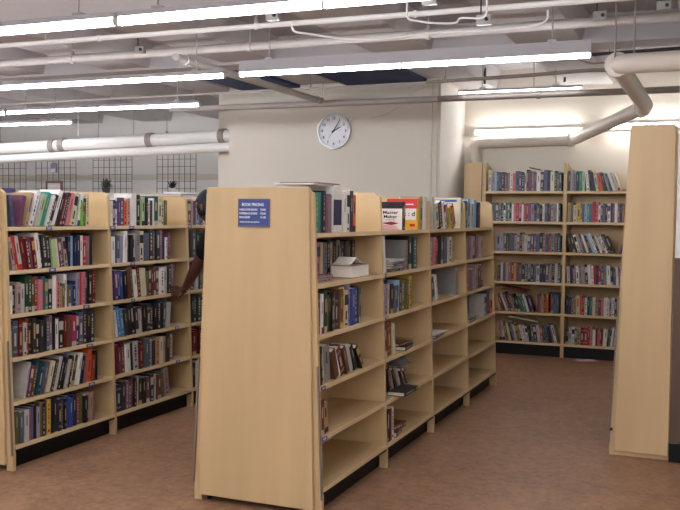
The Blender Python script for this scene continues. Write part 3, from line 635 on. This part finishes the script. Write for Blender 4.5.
# grey cloth bag over the leaning books, second bay
q = MB(); yb0 = inv(401, 365, X=CX+xr(ZS[1])-.12).y; n = 14
rows_ = []
for i in range(n+1):
    u = i/n
    for j in range(9):
        v_ = j/8; zz = .062*math.sin(math.pi*min(1, .12+u*.9))*math.sin(math.pi*(.08+.84*v_))+.010*math.sin(7*u+5*v_)
        rows_.append((-.052+.104*v_, -.105+.21*u, max(.0015, zz)))
N0 = len(rows_)
q.v = rows_+[(x, y, 0.0) for x, y, z in rows_]
for i in range(n):
    for j in range(8):
        a = i*9+j; q.f.append((a, a+1, a+10, a+9)); q.mi.append(0); q.f.append((N0+a+9, N0+a+10, N0+a+1, N0+a)); q.mi.append(0)
for i in range(n):
    for j in (0, 8):
        a = i*9+j; q.f.append((a, a+9, N0+a+9, N0+a)); q.mi.append(0)
for j in range(8):
    for i in (0, n):
        a = i*9+j; q.f.append((a, a+1, N0+a+1, N0+a)); q.mi.append(0)
o = q.build('fabric_pouch', mat('grey_cloth', (128, 128, 136), .9, .1, var=.2, scale=(20, 20, 20)), smooth=True, loc=(CX+xr(ZS[1])-.125, yb0, zt(1)+max(v['dz']+v['h']*math.cos(v['th'])+v['t']*abs(math.sin(v['th']))/2 for v in BOOKS if v['place'] == ('middle', 1, 1) and v['s'] > yb0-.09)+.001))
tag(o, 'soft grey cloth pouch on top of the leaning books, fifth shelf of middle bookcase', 'pouch')

# ------------------------------------------------------------------ blue price sign
root = empty('price_sign', (-2.119, CY-.0235, 1.497), 'small blue sign with white price lines on the middle end panel', 'sign')
SW, SHH = .178, .142
q = MB(); q.box(-SW/2, SW/2, -.006, 0, -SHH/2, SHH/2); q.build('frame', mat('sign_edge', (120, 112, 128), .4), root, bevel=.001)
q = MB(); q.box(-SW/2+.003, SW/2-.006, -.0075, -.0061, -SHH/2+.008, SHH/2-.003); q.build('face', mat('sign_blue', (66, 82, 140), .4), root)
SWm = mat('sign_white', (236, 238, 248), .5)
def st(s, x, z, size, wd, al='LEFT'): textmesh(s, size, SWm, root, (x, -.0081, z), (math.pi/2, 0, 0), align=al, ext=.0003, bold=True, width=wd)
st('BOOK PRICING', -.066, .041, .020, .122)
for i, (a, b, wd) in enumerate((('HARDCOVER BOOKS', '$3.00', .102), ('PAPERBACK BOOKS', '$2.00', .100), ('MAGAZINES', '$1.00', .060))):
    st(a, -.080, .016-.019*i, .0135, wd); st(b, .038, .016-.019*i, .0135, .03)
st('THANK YOU FOR YOUR SUPPORT', -.078, -.046, .009, .112)

# ------------------------------------------------------------------ clock
cc = inv(334, 131, Y=WY-.02); R_ = .197
root = empty('wall_clock', (cc.x, WY, cc.z), 'round white wall clock with grey rim high on the cream wall', 'clock')
def disc(q, r0_, r1_, ya, yb, mi=0, seg=48):
    for k in range(seg):
        a, b = 2*math.pi*k/seg, 2*math.pi*(k+1)/seg
        P = lambda r, t, y: (r*math.cos(t), y, r*math.sin(t))
        if r0_ > 0:
            q.poly([P(r0_, a, ya), P(r1_, a, ya), P(r1_, b, ya), P(r0_, b, ya)], mi)
            q.poly([P(r0_, a, ya), P(r0_, b, ya), P(r0_, b, yb), P(r0_, a, yb)], mi)
        else: q.poly([(0, ya, 0), P(r1_, a, ya), P(r1_, b, ya)], mi)
        q.poly([P(r1_, a, ya), P(r1_, a, yb), P(r1_, b, yb), P(r1_, b, ya)], mi)
q = MB(); disc(q, 0, R_-.012, -.026, -.001); q.build('dial', mat('dial_white', (236, 236, 242), .5), root)
q = MB(); disc(q, R_-.024, R_, -.045, -.0005); q.build('rim', mat('clock_rim', (190, 190, 192), .35, .5, metal=.3), root)
INK = mat('clock_ink', (36, 34, 44), .5)
for h_ in range(1, 13):
    a = math.radians(90-30*h_); textmesh(str(h_), .042, INK, root, (.138*math.cos(a), -.0275, .138*math.sin(a)), (math.pi/2, 0, 0), name='numeral', ext=.0005, bold=True)
q = MB()
for k in range(60):
    a = math.radians(6*k); r1_ = .168; r0_ = .160 if k % 5 else .155; n_ = Vector((-math.sin(a), 0, math.cos(a)))*.0012; d_ = Vector((math.cos(a), 0, math.sin(a)))
    q.poly([d_*r0_-n_+Vector((0, -.0268, 0)), d_*r1_-n_+Vector((0, -.0268, 0)), d_*r1_+n_+Vector((0, -.0268, 0)), d_*r0_+n_+Vector((0, -.0268, 0))])
q.build('minute_marks', INK, root)
for nm, ang, ln, wd in (('minute_hand', 31, .140, .0055), ('hour_hand', 62, .092, .008), ('second_hand', 215, .10, .002)):
    a = math.radians(90-ang); d_ = Vector((math.cos(a), 0, math.sin(a))); n_ = Vector((-d_.z, 0, d_.x))*wd; yy = {'minute_hand': -.033, 'hour_hand': -.031, 'second_hand': -.035}[nm]
    q = MB(); b0 = -d_*.025; t_ = Vector((0, yy, 0)); t2 = Vector((0, yy+.0012, 0))
    q.hexa([b0-n_+t_, d_*ln-n_*.5+t_, d_*ln-n_*.5+t2, b0-n_+t2, b0+n_+t_, d_*ln+n_*.5+t_, d_*ln+n_*.5+t2, b0+n_+t2]); q.build(nm, INK, root)
q = MB(); q.tube([(0, -.0365, 0), (0, -.0265, 0)], .009, 16); q.build('hub', INK, root)

# ------------------------------------------------------------------ strip lights
def strip(x0, x1, y, z, label, group='fluorescent strip lights', m=TUBEM, hang=True, hh=.03, lh=.036, wall=False):
    root = empty('strip_light', ((x0+x1)/2, y, z), label, 'ceiling light', group); w_ = (x1-x0)/2
    q = MB()
    if wall: q.box(-w_, w_, .03, 10.079-y, -.045, .02)
    else:
        q.prism_y([(-w_, .0), (w_, 0), (w_, hh), (-w_, hh)], -.024, .024); q.v = [(a, b*(1.0 if c < .01 else .6), c) for a, b, c in q.v]
    q.build('housing', HOUS, root)
    n_ = 2
    for i in range(n_):
        a = -w_+.008+i*(2*w_)/n_; b = a+2*w_/n_-.016
        q = MB(); q.prism_y([(a, -lh), (b, -lh), (b, -.0008), (a, -.0008)], -lh/2, lh/2); q.build('tube', m, root, bevel=lh*.25)
        for a0, a1 in ((a-.0075, a-.0005), (b+.0005, b+.0075)):
            q = MB(); q.box(a0, a1, -lh/2-.002, lh/2+(.008 if wall else .002), -lh-.002, -.0005); q.build('lamp_holder', METAL, root)
    if hang:
        for xx in (-w_+.25, w_-.25):
            q = MB(); q.tube([(xx, 0, hh+.0005), (xx, 0, top_z((x0+x1)/2+xx, y)-z)], .005, 8); q.box(xx-.03, xx+.03, -.02, .02, hh+.0005, hh+.014)
            q.build('hanger', STEEL, root)
    return root
ZL = 2.555
rows_l = {1: 4.12, 2: 6.02, 3: 7.56}
W = ['strip light over the near aisle, ', 'strip light ']
strip(-3.03, -.59, rows_l[1], ZL, 'bright strip light at the top of the view, over the middle bookcase front', lh=.042)
strip(-5.49, -3.05, rows_l[1], ZL, 'bright strip light at the upper left corner, over the left aisle', lh=.042)
strip(-7.95, -5.51, rows_l[1], ZL, 'strip light of the nearest row, beyond the left edge')
strip(-3.33, -.76, rows_l[2], ZL, 'long bright strip light right of centre with its grey housing end visible', hh=.085, lh=.03)
strip(-5.92, -3.46, rows_l[2], ZL, 'bright strip light of the second row, left of the diagonal pipe', lh=.032)
strip(-8.4, -5.94, rows_l[2], ZL, 'strip light of the second row, far left')
strip(-7.00, -4.62, rows_l[3], ZL, 'strip light of the third row, ending above the big white pipes', lh=.028)
strip(-9.46, -7.02, rows_l[3], ZL, 'strip light of the third row, at the left edge')
strip(-9.4, -7.0, 8.62, ZL, 'farthest short strip light, far left above the white pipes', lh=.024)
for yy in (2.2, .2, -1.8, -3.8):
    for a in (-6.6, -4.1, -1.6, .9): strip(a, a+2.44, yy, ZL, 'strip light behind the camera')
    # rows that carry on behind the photographer
for a in (-12.6, -10.2, -7.8): strip(a, a+2.3, 10.6, 2.50, 'added strip light, unseen behind the thick white pipes', m=TUBEH)  # unseen fixtures added to brighten the far left area
# wall mounted strip in the alcove
zb1, zb2 = 2.435, 2.44
strip(-2.52, -1.34, 10.0, 2.455, 'glowing strip light along the back wall above the pipe', m=TUBEW, hang=False, wall=True)
strip(-1.10, -.25, 10.0, 2.485, 'glowing strip light on the back wall, above the right end panel', m=TUBEW, hang=False, wall=True)
# bare fixture on the alcove ceiling side
strip(-2.42, -1.2, 8.9, 2.745, 'thin short strip light in front of the alcove, between two grey pipes', m=TUBEH, hh=.022, lh=.014)

# ------------------------------------------------------------------ pipes
def pipe(pts, r, m, label, name='pipe', cat='pipe', collars=(), hangers=(), group='ceiling pipes', collar_m=None):
    pts = [Vector(p) for p in pts]
    P = [pts[0]]
    for i in range(1, len(pts)-1):       # rounded elbows
        a = (pts[i-1]-pts[i]).normalized(); b = (pts[i+1]-pts[i]).normalized(); k = r*1.5
        for t in (0, .25, .5, .75, 1):
            P.append((pts[i]+a*k)*(1-t)**2+pts[i]*2*t*(1-t)+(pts[i]+b*k)*t*t)
    P.append(pts[-1])
    root = empty(name, pts[0], label, cat, group); o0 = pts[0]
    q = MB(); q.tube([p-o0 for p in P], r, 18); q.build('pipe_run', m, root, smooth=True)
    for f in collars:
        i, t = int(f), f-int(f); c = pts[i].lerp(pts[i+1], t)-o0; d = (pts[i+1]-pts[i]).normalized()
        q = MB(); q.tube([c-d*r*.5, c+d*r*.5], r*1.22+.002, 18); q.build('collar', collar_m or m, root, smooth=True)
    for f in hangers:
        i, t = int(f), f-int(f); c = pts[i].lerp(pts[i+1], t)-o0
        q = MB(); q.tube([c+Vector((0, 0, r)), Vector((c.x, c.y, top_z(c.x+o0.x, c.y+o0.y)-o0.z))], .005, 8); q.tube([c+Vector((r*.1, 0, r+.002)), c+Vector((-r*.1, 0, r+.03))], .014, 8); q.build('hanger_rod', STEEL, root)
    return root
pipe([(-7.3, 5.60, 2.80), (1.0, 5.64, 2.80)], .018, PIPEW, 'thin white pipe across the ceiling just behind the nearest lights', collars=(.36, .52, .66), hangers=(.3, .52, .8))
pipe([(-8.4, 6.40, 2.82), (.8, 6.34, 2.82)], .034, PIPEB, 'thicker beige pipe across the ceiling behind the thin white one', collars=(.18, .35, .54, .7), hangers=(.18, .35, .54, .7))
pipe([(-9.0, 8.70, 2.80), (WX1, 8.58, 2.81)], .011, PIPEB, 'thin conduit running across in front of the clock wall', hangers=(.4, .8))
pipe([(WX1+.003, 8.58, 2.81), (-1.7, 8.58, 2.83), (-1.1, 8.58, 2.85), (RX-.001, 8.58, 2.83)], .018, PIPEG, 'bowed grey pipe crossing in front of the alcove', hangers=(.2, 2.2))
pipe([(-5.9, 9.0, 2.70), (WX1, 9.0, 2.70)], .032, PIPEB, 'beige pipe along the top of the clock wall', hangers=(.1, .6))
pipe([(WX1+.003, 9.0, 2.70), (RX-.001, 9.0, 2.70)], .032, PIPEG, 'thick grey pipe crossing the alcove at the right', hangers=(.4,), collars=(.42,))
pipe([(-5.12, 5.2, 2.79), (-4.10, 9.02, 2.79)], .03, PIPEB, 'x', group=None) if False else None
a_, b_ = inv(160, 54, Z=2.72), inv(324, 102, Y=9.04)
xm = (a_.x+b_.x)/2
dp = pipe([(b_.x, inv(176, 59, X=b_.x).y, b_.z), (b_.x, 8.935, b_.z)], .033, PIPEB, 'white pipe running lengthwise to the wall just above the clock', collars=(.05, .97), hangers=(.5,))
# big pipe zigzag on the right
zb = 2.45
p1 = inv(617, 64, Z=zb); p2 = inv(646, 106, Z=zb); p3 = Vector((-1.42, 10.014, 2.345)); 
pipe([(RX-.001, p1.y, zb), p1, (p2.x, p2.y, zb), (p3.x, p3.y, p3.z), (-2.53, 10.014, 2.325), (-2.50, 10.014, 2.095)], .062, mat('warm_pipe_paint', (214, 204, 192), .5, .4), 'large white pipe zigzagging down from the right to the alcove wall', collars=(1.02, 2.05, 3.03), group='big pipes')
# twin big pipes on the left
pipe([(-12.9, 9.235, 2.20), (WX0-.001, 9.235, 2.402)], .072, PIPEW, 'upper one of the two thick white pipes on the left', collars=(.535, .66, .68, .85, .98), hangers=(.54, .71, .88), collar_m=PIPEG, group='big pipes')
pipe([(-12.9, 9.22, 2.045), (WX0-.001, 9.22, 2.272)], .055, PIPEW, 'lower one of the two thick white pipes on the left', hangers=(), group='big pipes')
pipe([(-6.0, 10.6, 2.22), (WX0-.301, 10.6, 2.22)], .018, PIPEW, 'short thin white pipe under the thick ones', group=None)
# right-hand thin pipes
pipe([(-1.45, 7.3, 2.76), (RX-.001, 7.3, 2.78)], .013, BLACKM, 'thin black rod pipe below the ceiling on the right', group=None)
pipe([(WX1+.04, 9.075, .2), (WX1+.04, 9.075, 2.9)], .012, PIPEW, 'slim vertical conduit at the right corner of the clock wall', group=None) if False else None
for i, dx in enumerate((.03, .09)):
    pipe([(WX1-dx, WY-.014, 1.2), (WX1-dx, WY-.014, 2.90)], .009, WALLM, ['vertical conduit nearest the right corner of the clock wall', 'vertical conduit just left of the corner one on the clock wall'][i], group='vertical conduits', name='conduit', cat='conduit')
# cables
def cable(pts, r, m, label):
    P = []; pts = [Vector(p) for p in pts]; n = len(pts)
    for i in range(n-1):
        p0, p1_, p2_, p3_ = pts[max(i-1, 0)], pts[i], pts[i+1], pts[min(i+2, n-1)]
        for s in range(8):
            t = s/8; P.append(.5*((2*p1_)+(-p0+p2_)*t+(2*p0-5*p1_+4*p2_-p3_)*t*t+(-p0+3*p1_-3*p2_+p3_)*t**3))
    P.append(pts[-1]); q = MB(); q.tube(P, r, 8); o = q.build('cable', m, smooth=True); return tag(o, label, 'cable', 'loose white cables')
cable([inv(x, y, Y=5.45) for x, y in ((292, 22), (294, 31), (310, 34), (345, 39), (385, 39), (430, 33), (480, 31), (540, 24), (548, 10))], .007, METAL, 'white cable sagging under the ceiling right of the centre')
cable([inv(x, y, Y=5.3) for x, y in ((407, 3), (408, 18), (418, 21), (432, 23), (455, 23), (461, 18), (484, 17), (487, -2))], .006, METAL, 'short white cable looping below the thin white pipe')
cable([inv(x, y, Y=9.06) for x, y in ((370, 117), (385, 114), (400, 105), (412, 94), (424, 86))], .005, WALLM, 'thin beige cable rising along the clock wall')
cable([inv(x, y, Y=7.7) for x, y in ((572, 45), (575, 57), (590, 63), (600, 63), (613, 62))], .007, PIPEG, 'grey flexible cable beside the zigzag pipe')
# hanging rods on the right
for i, (x, y0_, y1_, Y_, r_) in enumerate(((616, 20, 63, p1.y, .006), (635, 20, 60, p1.y, .006), (485, 68, 84, 9.4, .012), (565, 62, 82, 9.45, .012))):
    a, b = inv(x, y0_, Y=Y_), inv(x, y1_, Y=Y_)
    q = MB(); q.tube([(a.x, Y_, min(ZC, max(ZJ, a.z))), (a.x, Y_, b.z)], r_, 8); o = q.build('hanger_rod', BLACKM if i > 1 else PIPEG)
    tag(o, ['thin rod above the elbow of the zigzag pipe', 'thin rod right of the zigzag elbow', 'short black rod right of the clock wall corner', 'short black rod left of the zigzag pipe'][i], 'rod', 'hanging rods')
# junction boxes / clamps along the beams
for i, (x, y, Y_) in enumerate(((600, 16, 6.2), (664, 4, 6.2), (535, 38, 7.5), (484, 20, 5.42), (273, 16, 5.3), (140, 50, 6.1), (430, 0, 5.2))):
    p = inv(x, y, Y=Y_); p.z = min(p.z, ZJ-.03-.04)
    root = empty('pipe_clamp', p, ['clamp high at the right under the beam', 'clamp at the upper right corner', 'clamp above the long strip light', 'junction clamp on the thin white pipe', 'clamp hanging by the nearest lights', 'clamp on the beige pipe at left', 'clamp at the top edge'][i], 'clamp', 'steel pipe clamps')
    q = MB(); q.box(-.045, .045, -.02, .02, -.03, .03); q.build('block', STEEL, root, bevel=.004)
    q = MB(); q.tube([(-.02, 0, .03), (-.02, 0, top_z(p.x-.02, p.y)-p.z)], .005, 8); q.build('rod', BLACKM, root)
    q = MB(); q.tube([(.02, -.03, 0), (.02, .03, 0)], .012, 10); q.build('bolt', BLACKM, root)

# ------------------------------------------------------------------ wire grids and things on the far left wall
GY = 11.55
for i, (a, b) in enumerate(((-14, 26), (36, 76), (93, 132), (157, 196))):
    x0, x1 = inv(a, 175, Y=GY).x, inv(b, 175, Y=GY).x
    root = empty('wire_grid_panel', ((x0+x1)/2, GY, 0), ['black wire grid panel at the far left edge', 'black wire grid panel behind the pink-framed picture', 'black wire grid panel behind the potted plant', 'black wire grid panel nearest the clock wall'][i], 'display grid', 'wire grid panels by the far wall')
    w_ = (x1-x0)/2; q = MB()
    for k in range(8):
        x = -w_+2*w_*k/7; q.box(x-.004, x+.004, -.004, .004, .05, 2.42)
    z = .1
    while z < 2.42: q.box(-w_, w_, -.010, -.0045, z-.0035, z+.0035); z += .11
    q.build('wire_mesh', WIRE, root)
    for s in (-1, 1):
        q = MB(); q.box(s*w_*.8-.015, s*w_*.8+.015, -.12, .12, 0, .0495); q.build('foot', WIRE, root)
# low cabinets standing in front of the grids hold the plants and picture
for i, (a, b) in enumerate(((-10, 60), (61, 135), (136, 205))):
    x0, x1 = inv(a, 190, Y=11.2).x+.01, inv(b, 190, Y=11.2).x-.01
    root = empty('cabinet', ((x0+x1)/2, 11.2, 0), ['tall pale cabinet at the far left behind the left bookcase', 'middle of the three tall pale cabinets by the far wall', 'tall pale cabinet by the far wall, nearest the clock wall'][i], 'cabinet', 'pale cabinets by the far wall')
    w_ = (x1-x0)/2; q = MB(); q.box(-w_, w_, -.18, .2, 0, 1.78); q.build('carcass', mat('cabinet_pale', (216, 208, 194), .6), root, bevel=.004)
    for s in (-1, 1):
        q = MB(); q.box(min(s*.006, s*(w_-.01)), max(s*.006, s*(w_-.01)), -.198, -.181, .08, 1.74); d_ = q.build('door', mat('cabinet_pale', (216, 208, 194), .6), root)
        q = MB(); q.box(s*.05-.006, s*.05+.006, -.218, -.1985, .9, 1.04); q.build('handle', STEEL, d_)
def sit(px, Y_=11.12): return inv(px, 190, Y=Y_).x
# picture frame
xx = sit(53); root = empty('picture_frame', (xx, 11.15, 1.7805), 'pinkish framed picture standing behind the left bookcase', 'picture')
q = MB(); W2, H2 = .155, .185
for a in ((-W2, W2, 0, .03), (-W2, W2, H2-.03, H2), (-W2, -W2+.03, .0301, H2-.0301), (W2-.03, W2, .0301, H2-.0301)): q.box(a[0], a[1], -.015, .015, a[2], a[3])
q.build('frame', mat('frame_plum', (120, 84, 84), .5), root); q = MB(); q.box(-W2+.031, W2-.031, -.004, .01, .031, H2-.031); q.build('print', mat('print_pale', (214, 208, 204), .6), root)
# hung card box on grid 2 and purple box at the far left
p = inv(53, 168, Y=GY-.06); root = empty('card_pack', (p.x, GY-.03, p.z), 'small purple and white pack hanging on a wire grid', 'pack')
q = MB(); q.box(-.05, .05, -.03, .015, -.075, .075); q.build('box', mat('pack_lilac', (150, 140, 176), .5), root, bevel=.004); q = MB(); q.box(-.045, .045, -.032, -.0302, -.07, -.01); q.build('label_panel', mat('pack_white', (236, 232, 236), .5), root)
q = MB(); q.tube([(0, .02, .08), (0, -.01, .08), (0, -.01, .074)], .004, 8); q.build('hook', BLACKM, root)
xx = sit(8); q = MB(); q.box(-.2, .1, -.08, .08, 0, .06); q.box(-.19, .09, -.07, .07, .0601, .075); o = q.build('box', mat('box_violet', (112, 102, 150), .5, var=.1), bevel=.004, loc=(xx, 11.1, 1.7805)); tag(o, 'flat violet box behind the upper left of the left bookcase', 'box')
# plants
def plant(px, Y_, z, s, label, lm, n=26, seed=1, pot=(90, 84, 80)):
    x = sit(px, Y_); root = empty('potted_plant', (x, Y_, z), label, 'plant', 'small potted plants'); rn = random.Random(seed)
    q = MB(); q.tube([(0, 0, 0), (0, 0, .06*s), (0, 0, .065*s)], .05*s, 16, radii=[.035*s, .05*s, .052*s]); q.build('pot', mat('pot_%d' % seed, pot, .6), root, smooth=True)
    q = MB()
    for i in range(n):
        a = rn.uniform(0, 6.28); el = rn.uniform(.2, 1.3); ln = rn.uniform(.08, .16)*s; d = Vector((math.cos(a)*math.cos(el), math.sin(a)*math.cos(el), math.sin(el))); b = Vector((0, 0, .06*s)); sd = d.cross(Vector((0, 0, 1))).normalized()*.014*s
        m_ = b+d*ln*.55+Vector((0, 0, .01)); e_ = b+d*ln-Vector((0, 0, .02*s))
        q.poly([b, m_-sd, e_, m_+sd]); q.poly([b, m_+sd+Vector((0, 0, -.001)), e_, m_-sd+Vector((0, 0, -.001))])
    q.build('leaves', lm, root); return root
plant(106, 11.12, 1.7805, 1.25, 'dusty green potted plant behind the first upright of the left bookcase', mat('leaf_dusty', (84, 98, 84), .6), 60, 2)
# things on top of the left bookcase divider at the third bay
xt = LX
yt = inv(189, 192, X=LX+.2).y
root = empty('flat_box', (LX+.17, LY+2*BAY, HC), 'flat white box with black edge lying on top of the left bookcase', 'box')
q = MB(); q.box(-.06, .10, -.03, .24, .0008, .028); q.build('carton', mat('carton_white', (238, 232, 232), .5), root, bevel=.002); q = MB(); q.box(-.062, .102, -.032, .242, .010, .014); q.build('band', BLACKM, root)
r2 = plant(172, 11.12, 1.7805, 1.1, 'black and white leafy ornament behind the left bookcase, beside the flat box', mat('leaf_black', (40, 38, 38), .5), 40, 5, pot=(230, 228, 224))

# flyer on the floor
p = inv(586, 360.5, Z=0); root = empty('flyer', (p.x, p.y, .0012), 'pink and white flyer lying on the floor by the back bookcase', 'flyer')
root.rotation_euler.z = .5
q = MB(); q.box(-.12, .12, -.085, .085, -.0007, .0003); q.build('sheet', mat('flyer_pink', (224, 140, 170), .6), root); q = MB(); q.box(-.09, .09, -.05, .07, .00035, .0007); q.build('print', mat('flyer_white', (238, 226, 236), .6), root)

# ------------------------------------------------------------------ person browsing behind the middle bookcase
def skin(name, verts, edges, radii, m, parent=None, root=0, sub=2):
    me = bpy.data.meshes.new(name); me.from_pydata([tuple(v) for v in verts], edges, []); o = bpy.data.objects.new(name, me); COL.objects.link(o)
    sk = o.modifiers.new('skin', 'SKIN'); sk.use_smooth_shade = True
    for i, r in enumerate(radii):
        r = r if isinstance(r, tuple) else (r, r); me.skin_vertices[0].data[i].radius = r; me.skin_vertices[0].data[i].use_root = (i == root)
    ss = o.modifiers.new('sub', 'SUBSURF'); ss.levels = sub; ss.render_levels = sub; me.materials.append(m)
    dg = bpy.context.evaluated_depsgraph_get(); mm = bpy.data.meshes.new_from_object(o.evaluated_get(dg)); bpy.data.objects.remove(o)
    mm.polygons.foreach_set('use_smooth', [True]*len(mm.polygons))
    ob = bpy.data.objects.new(name, mm); COL.objects.link(ob)
    if parent: ob.parent = parent
    return ob
SKIN = mat('brown_skin', (98, 62, 52), .5, .3, var=.06, scale=(10, 10, 10))
CLOTH = mat('dark_jacket', (30, 30, 36), .85, .1, var=.2, scale=(20, 20, 20))
TROU = mat('dark_trousers', (36, 34, 42), .85, .1, var=.15, scale=(20, 20, 20))
HAIR = mat('black_hair', (18, 16, 20), .55, .3, var=.3, scale=(40, 40, 40))
hx, hy = -2.95, 5.42      # body centre
hand = inv(185, 289, X=LX+xr(ZS[3])+.05); elbow = inv(202, 257, X=-3.34); sho = inv(213, 232, X=-3.12)
hc = inv(209, 208, Y=5.42)
O = Vector((hx, hy, 0)); root = empty('person', O, 'person in dark clothes behind the middle bookcase, reaching left into the shelves', 'person')
v = [(0, 0, .93), (0, 0, 1.08), (-.02, 0, 1.20), (-.05, 0, 1.31), (-.10, 0, 1.37), (hc.x-hx+.05, 0, hc.z-.08),
     (0, .09, .88), (.01, .10, .48), (.02, .10, .09), (-.12, .11, .035), (0, -.09, .88), (.01, -.10, .48), (.02, -.10, .09), (-.12, -.11, .035),
     tuple(sho-O), tuple(elbow-O), tuple((elbow.lerp(hand, .55))-O), tuple(hand-O),
     (-.03, -.17, 1.30), (.02, -.21, 1.04), (.03, -.20, .84), (.02, -.20, .79)]
e = [(0, 1), (1, 2), (2, 3), (3, 4), (4, 5), (0, 6), (6, 7), (7, 8), (8, 9), (0, 10), (10, 11), (11, 12), (12, 13), (3, 14), (14, 15), (15, 16), (16, 17), (3, 18), (18, 19), (19, 20), (20, 21)]
rad = [.11, .10, .10, .095, .055, .052, .09, .065, .045, .04, .09, .065, .045, .04, .055, .050, .043, .030, .052, .042, .032, .028]
body = skin('body', v, e, rad, SKIN, root)
# head
bm = bmesh.new(); bmesh.ops.create_uvsphere(bm, u_segments=28, v_segments=20, radius=1)
for q_ in bm.verts:
    x, y, z = q_.co; jaw = 1-.28*max(0, -z)**1.2
    fx = x*.095*jaw; fy = y*.075*jaw; fz = z*.115
    if x < -.5: 
        fx -= .020*math.exp(-((y/.16)**2+((z+.12)/.22)**2))        # nose
        fx -= .007*math.exp(-((y/.30)**2+((z+.50)/.10)**2))        # lips
        fx += .008*math.exp(-(((abs(y)-.38)/.16)**2+((z-.08)/.12)**2))   # eye sockets
    q_.co = (fx, fy, fz)
me = bpy.data.meshes.new('head'); bm.to_mesh(me); bm.free(); me.polygons.foreach_set('use_smooth', [True]*len(me.polygons)); me.materials.append(SKIN)
hd = bpy.data.objects.new('head', me); COL.objects.link(hd); hd.parent = root; hd.location = (hc.x-hx, 0, hc.z); hd.rotation_euler = (0, math.radians(-14), math.radians(-8))
for s in (-1, 1):
    bm = bmesh.new(); bmesh.ops.create_uvsphere(bm, u_segments=12, v_segments=8, radius=.011); me = bpy.data.meshes.new('eye'); bm.to_mesh(me); bm.free(); me.materials.append(mat('eye_white', (230, 226, 220), .3))
    ey = bpy.data.objects.new('eye', me); COL.objects.link(ey); ey.parent = hd; ey.location = (-.079, s*.030, .010)
    q = MB(); q.tube([(0, s*.074, -.02), (.004, s*.084, .0), (.006, s*.082, .025)], .012, 10); q.build('ear', SKIN, hd, smooth=True)
bm = bmesh.new(); bmesh.ops.create_uvsphere(bm, u_segments=28, v_segments=20, radius=1)
bmesh.ops.delete(bm, geom=[q_ for q_ in bm.verts if q_.co.z < -.55 or (q_.co.x < -.45 and q_.co.z < .45)], context='VERTS')
for q_ in bm.verts: q_.co = (q_.co.x*.108+.006, q_.co.y*.088, q_.co.z*.128+.004)
me = bpy.data.meshes.new('hair'); bm.to_mesh(me); bm.free(); me.polygons.foreach_set('use_smooth', [True]*len(me.polygons)); me.materials.append(HAIR)
hr = bpy.data.objects.new('hair', me); COL.objects.link(hr); hr.parent = root; hr.location = hd.location; hr.rotation_euler = hd.rotation_euler
so = hr.modifiers.new('s', 'SOLIDIFY'); so.thickness = .008
# jacket (short sleeves to above the elbow) and trousers
se = elbow.lerp(sho, .05)-O
v = [(0, 0, .86), (0, 0, 1.05), (-.02, 0, 1.20), (-.05, 0, 1.31), (-.10, 0, 1.365), tuple(sho-O), tuple(se), (-.03, -.17, 1.30), (.015, -.205, 1.08)]
skin('jacket', v, [(0, 1), (1, 2), (2, 3), (3, 4), (3, 5), (5, 6), (3, 7), (7, 8)], [(.15, .15), (.135, .135), (.15, .15), (.15, .15), .095, .085, .066, .078, .062], CLOTH, root)
v = [(0, 0, .96), (0, .09, .84), (.01, .10, .48), (.02, .10, .09), (0, -.09, .84), (.01, -.10, .48), (.02, -.10, .09)]
skin('trousers', v, [(0, 1), (1, 2), (2, 3), (0, 4), (4, 5), (5, 6)], [.13, .105, .085, .065, .105, .085, .065], TROU, root)
for s in (-1, 1):
    v = [(.04, 0, .045), (-.06, 0, .04), (-.16, 0, .032)]
    sh_ = skin('shoe', v, [(0, 1), (1, 2)], [.045, .042, .036], BLACKM, root); sh_.location = (0, s*.105, 0)
# hand: fingers curled on the spine of a book
def fingers(base, dirv, palm_n, m):
    side = dirv.cross(palm_n).normalized()
    verts = [Vector(base), Vector(base)+dirv*.045, Vector(base)+dirv*.08]; ed = [(0, 1), (1, 2)]; rr = [(.024, .018), (.034, .016), (.034, .014)]
    for k, (off, l) in enumerate(((-.027, .068), (-.009, .078), (.009, .074), (.027, .058))):
        i0 = len(verts); b = Vector(base)+dirv*.078+side*off
        p1_ = b+dirv*l*.45-palm_n*.006; p2_ = p1_+dirv*l*.30-palm_n*l*.18; p3_ = p2_+dirv*l*.15-palm_n*l*.28
        verts += [b, p1_, p2_, p3_]; ed += [(2, i0), (i0, i0+1), (i0+1, i0+2), (i0+2, i0+3)]; rr += [.0095, .0088, .0078, .0065]
    i0 = len(verts); b = Vector(base)+dirv*.025-side*.026; p1_ = b+dirv*.028-side*.024-palm_n*.01; p2_ = p1_+dirv*.030-side*.008-palm_n*.012
    verts += [b, p1_, p2_]; ed += [(0, i0), (i0, i0+1), (i0+1, i0+2)]; rr += [.012, .0105, .0085]
    return verts, ed, rr
hdir = Vector((-.25, -.93, -.05)).normalized(); pn = Vector((1, -.25, .1)); pn = (pn-hdir*pn.dot(hdir)).normalized()
vv, ee, rr = fingers(hand-O-hdir*.005, hdir, pn, SKIN)
skin('hand', vv, ee, rr, SKIN, root, sub=1)
vv, ee, rr = fingers(Vector((.02, -.20, .80)), Vector((-.08, 0, -1)).normalized(), Vector((0, -1, 0)).normalized(), SKIN)
skin('hand', vv, ee, rr, SKIN, root, sub=1)
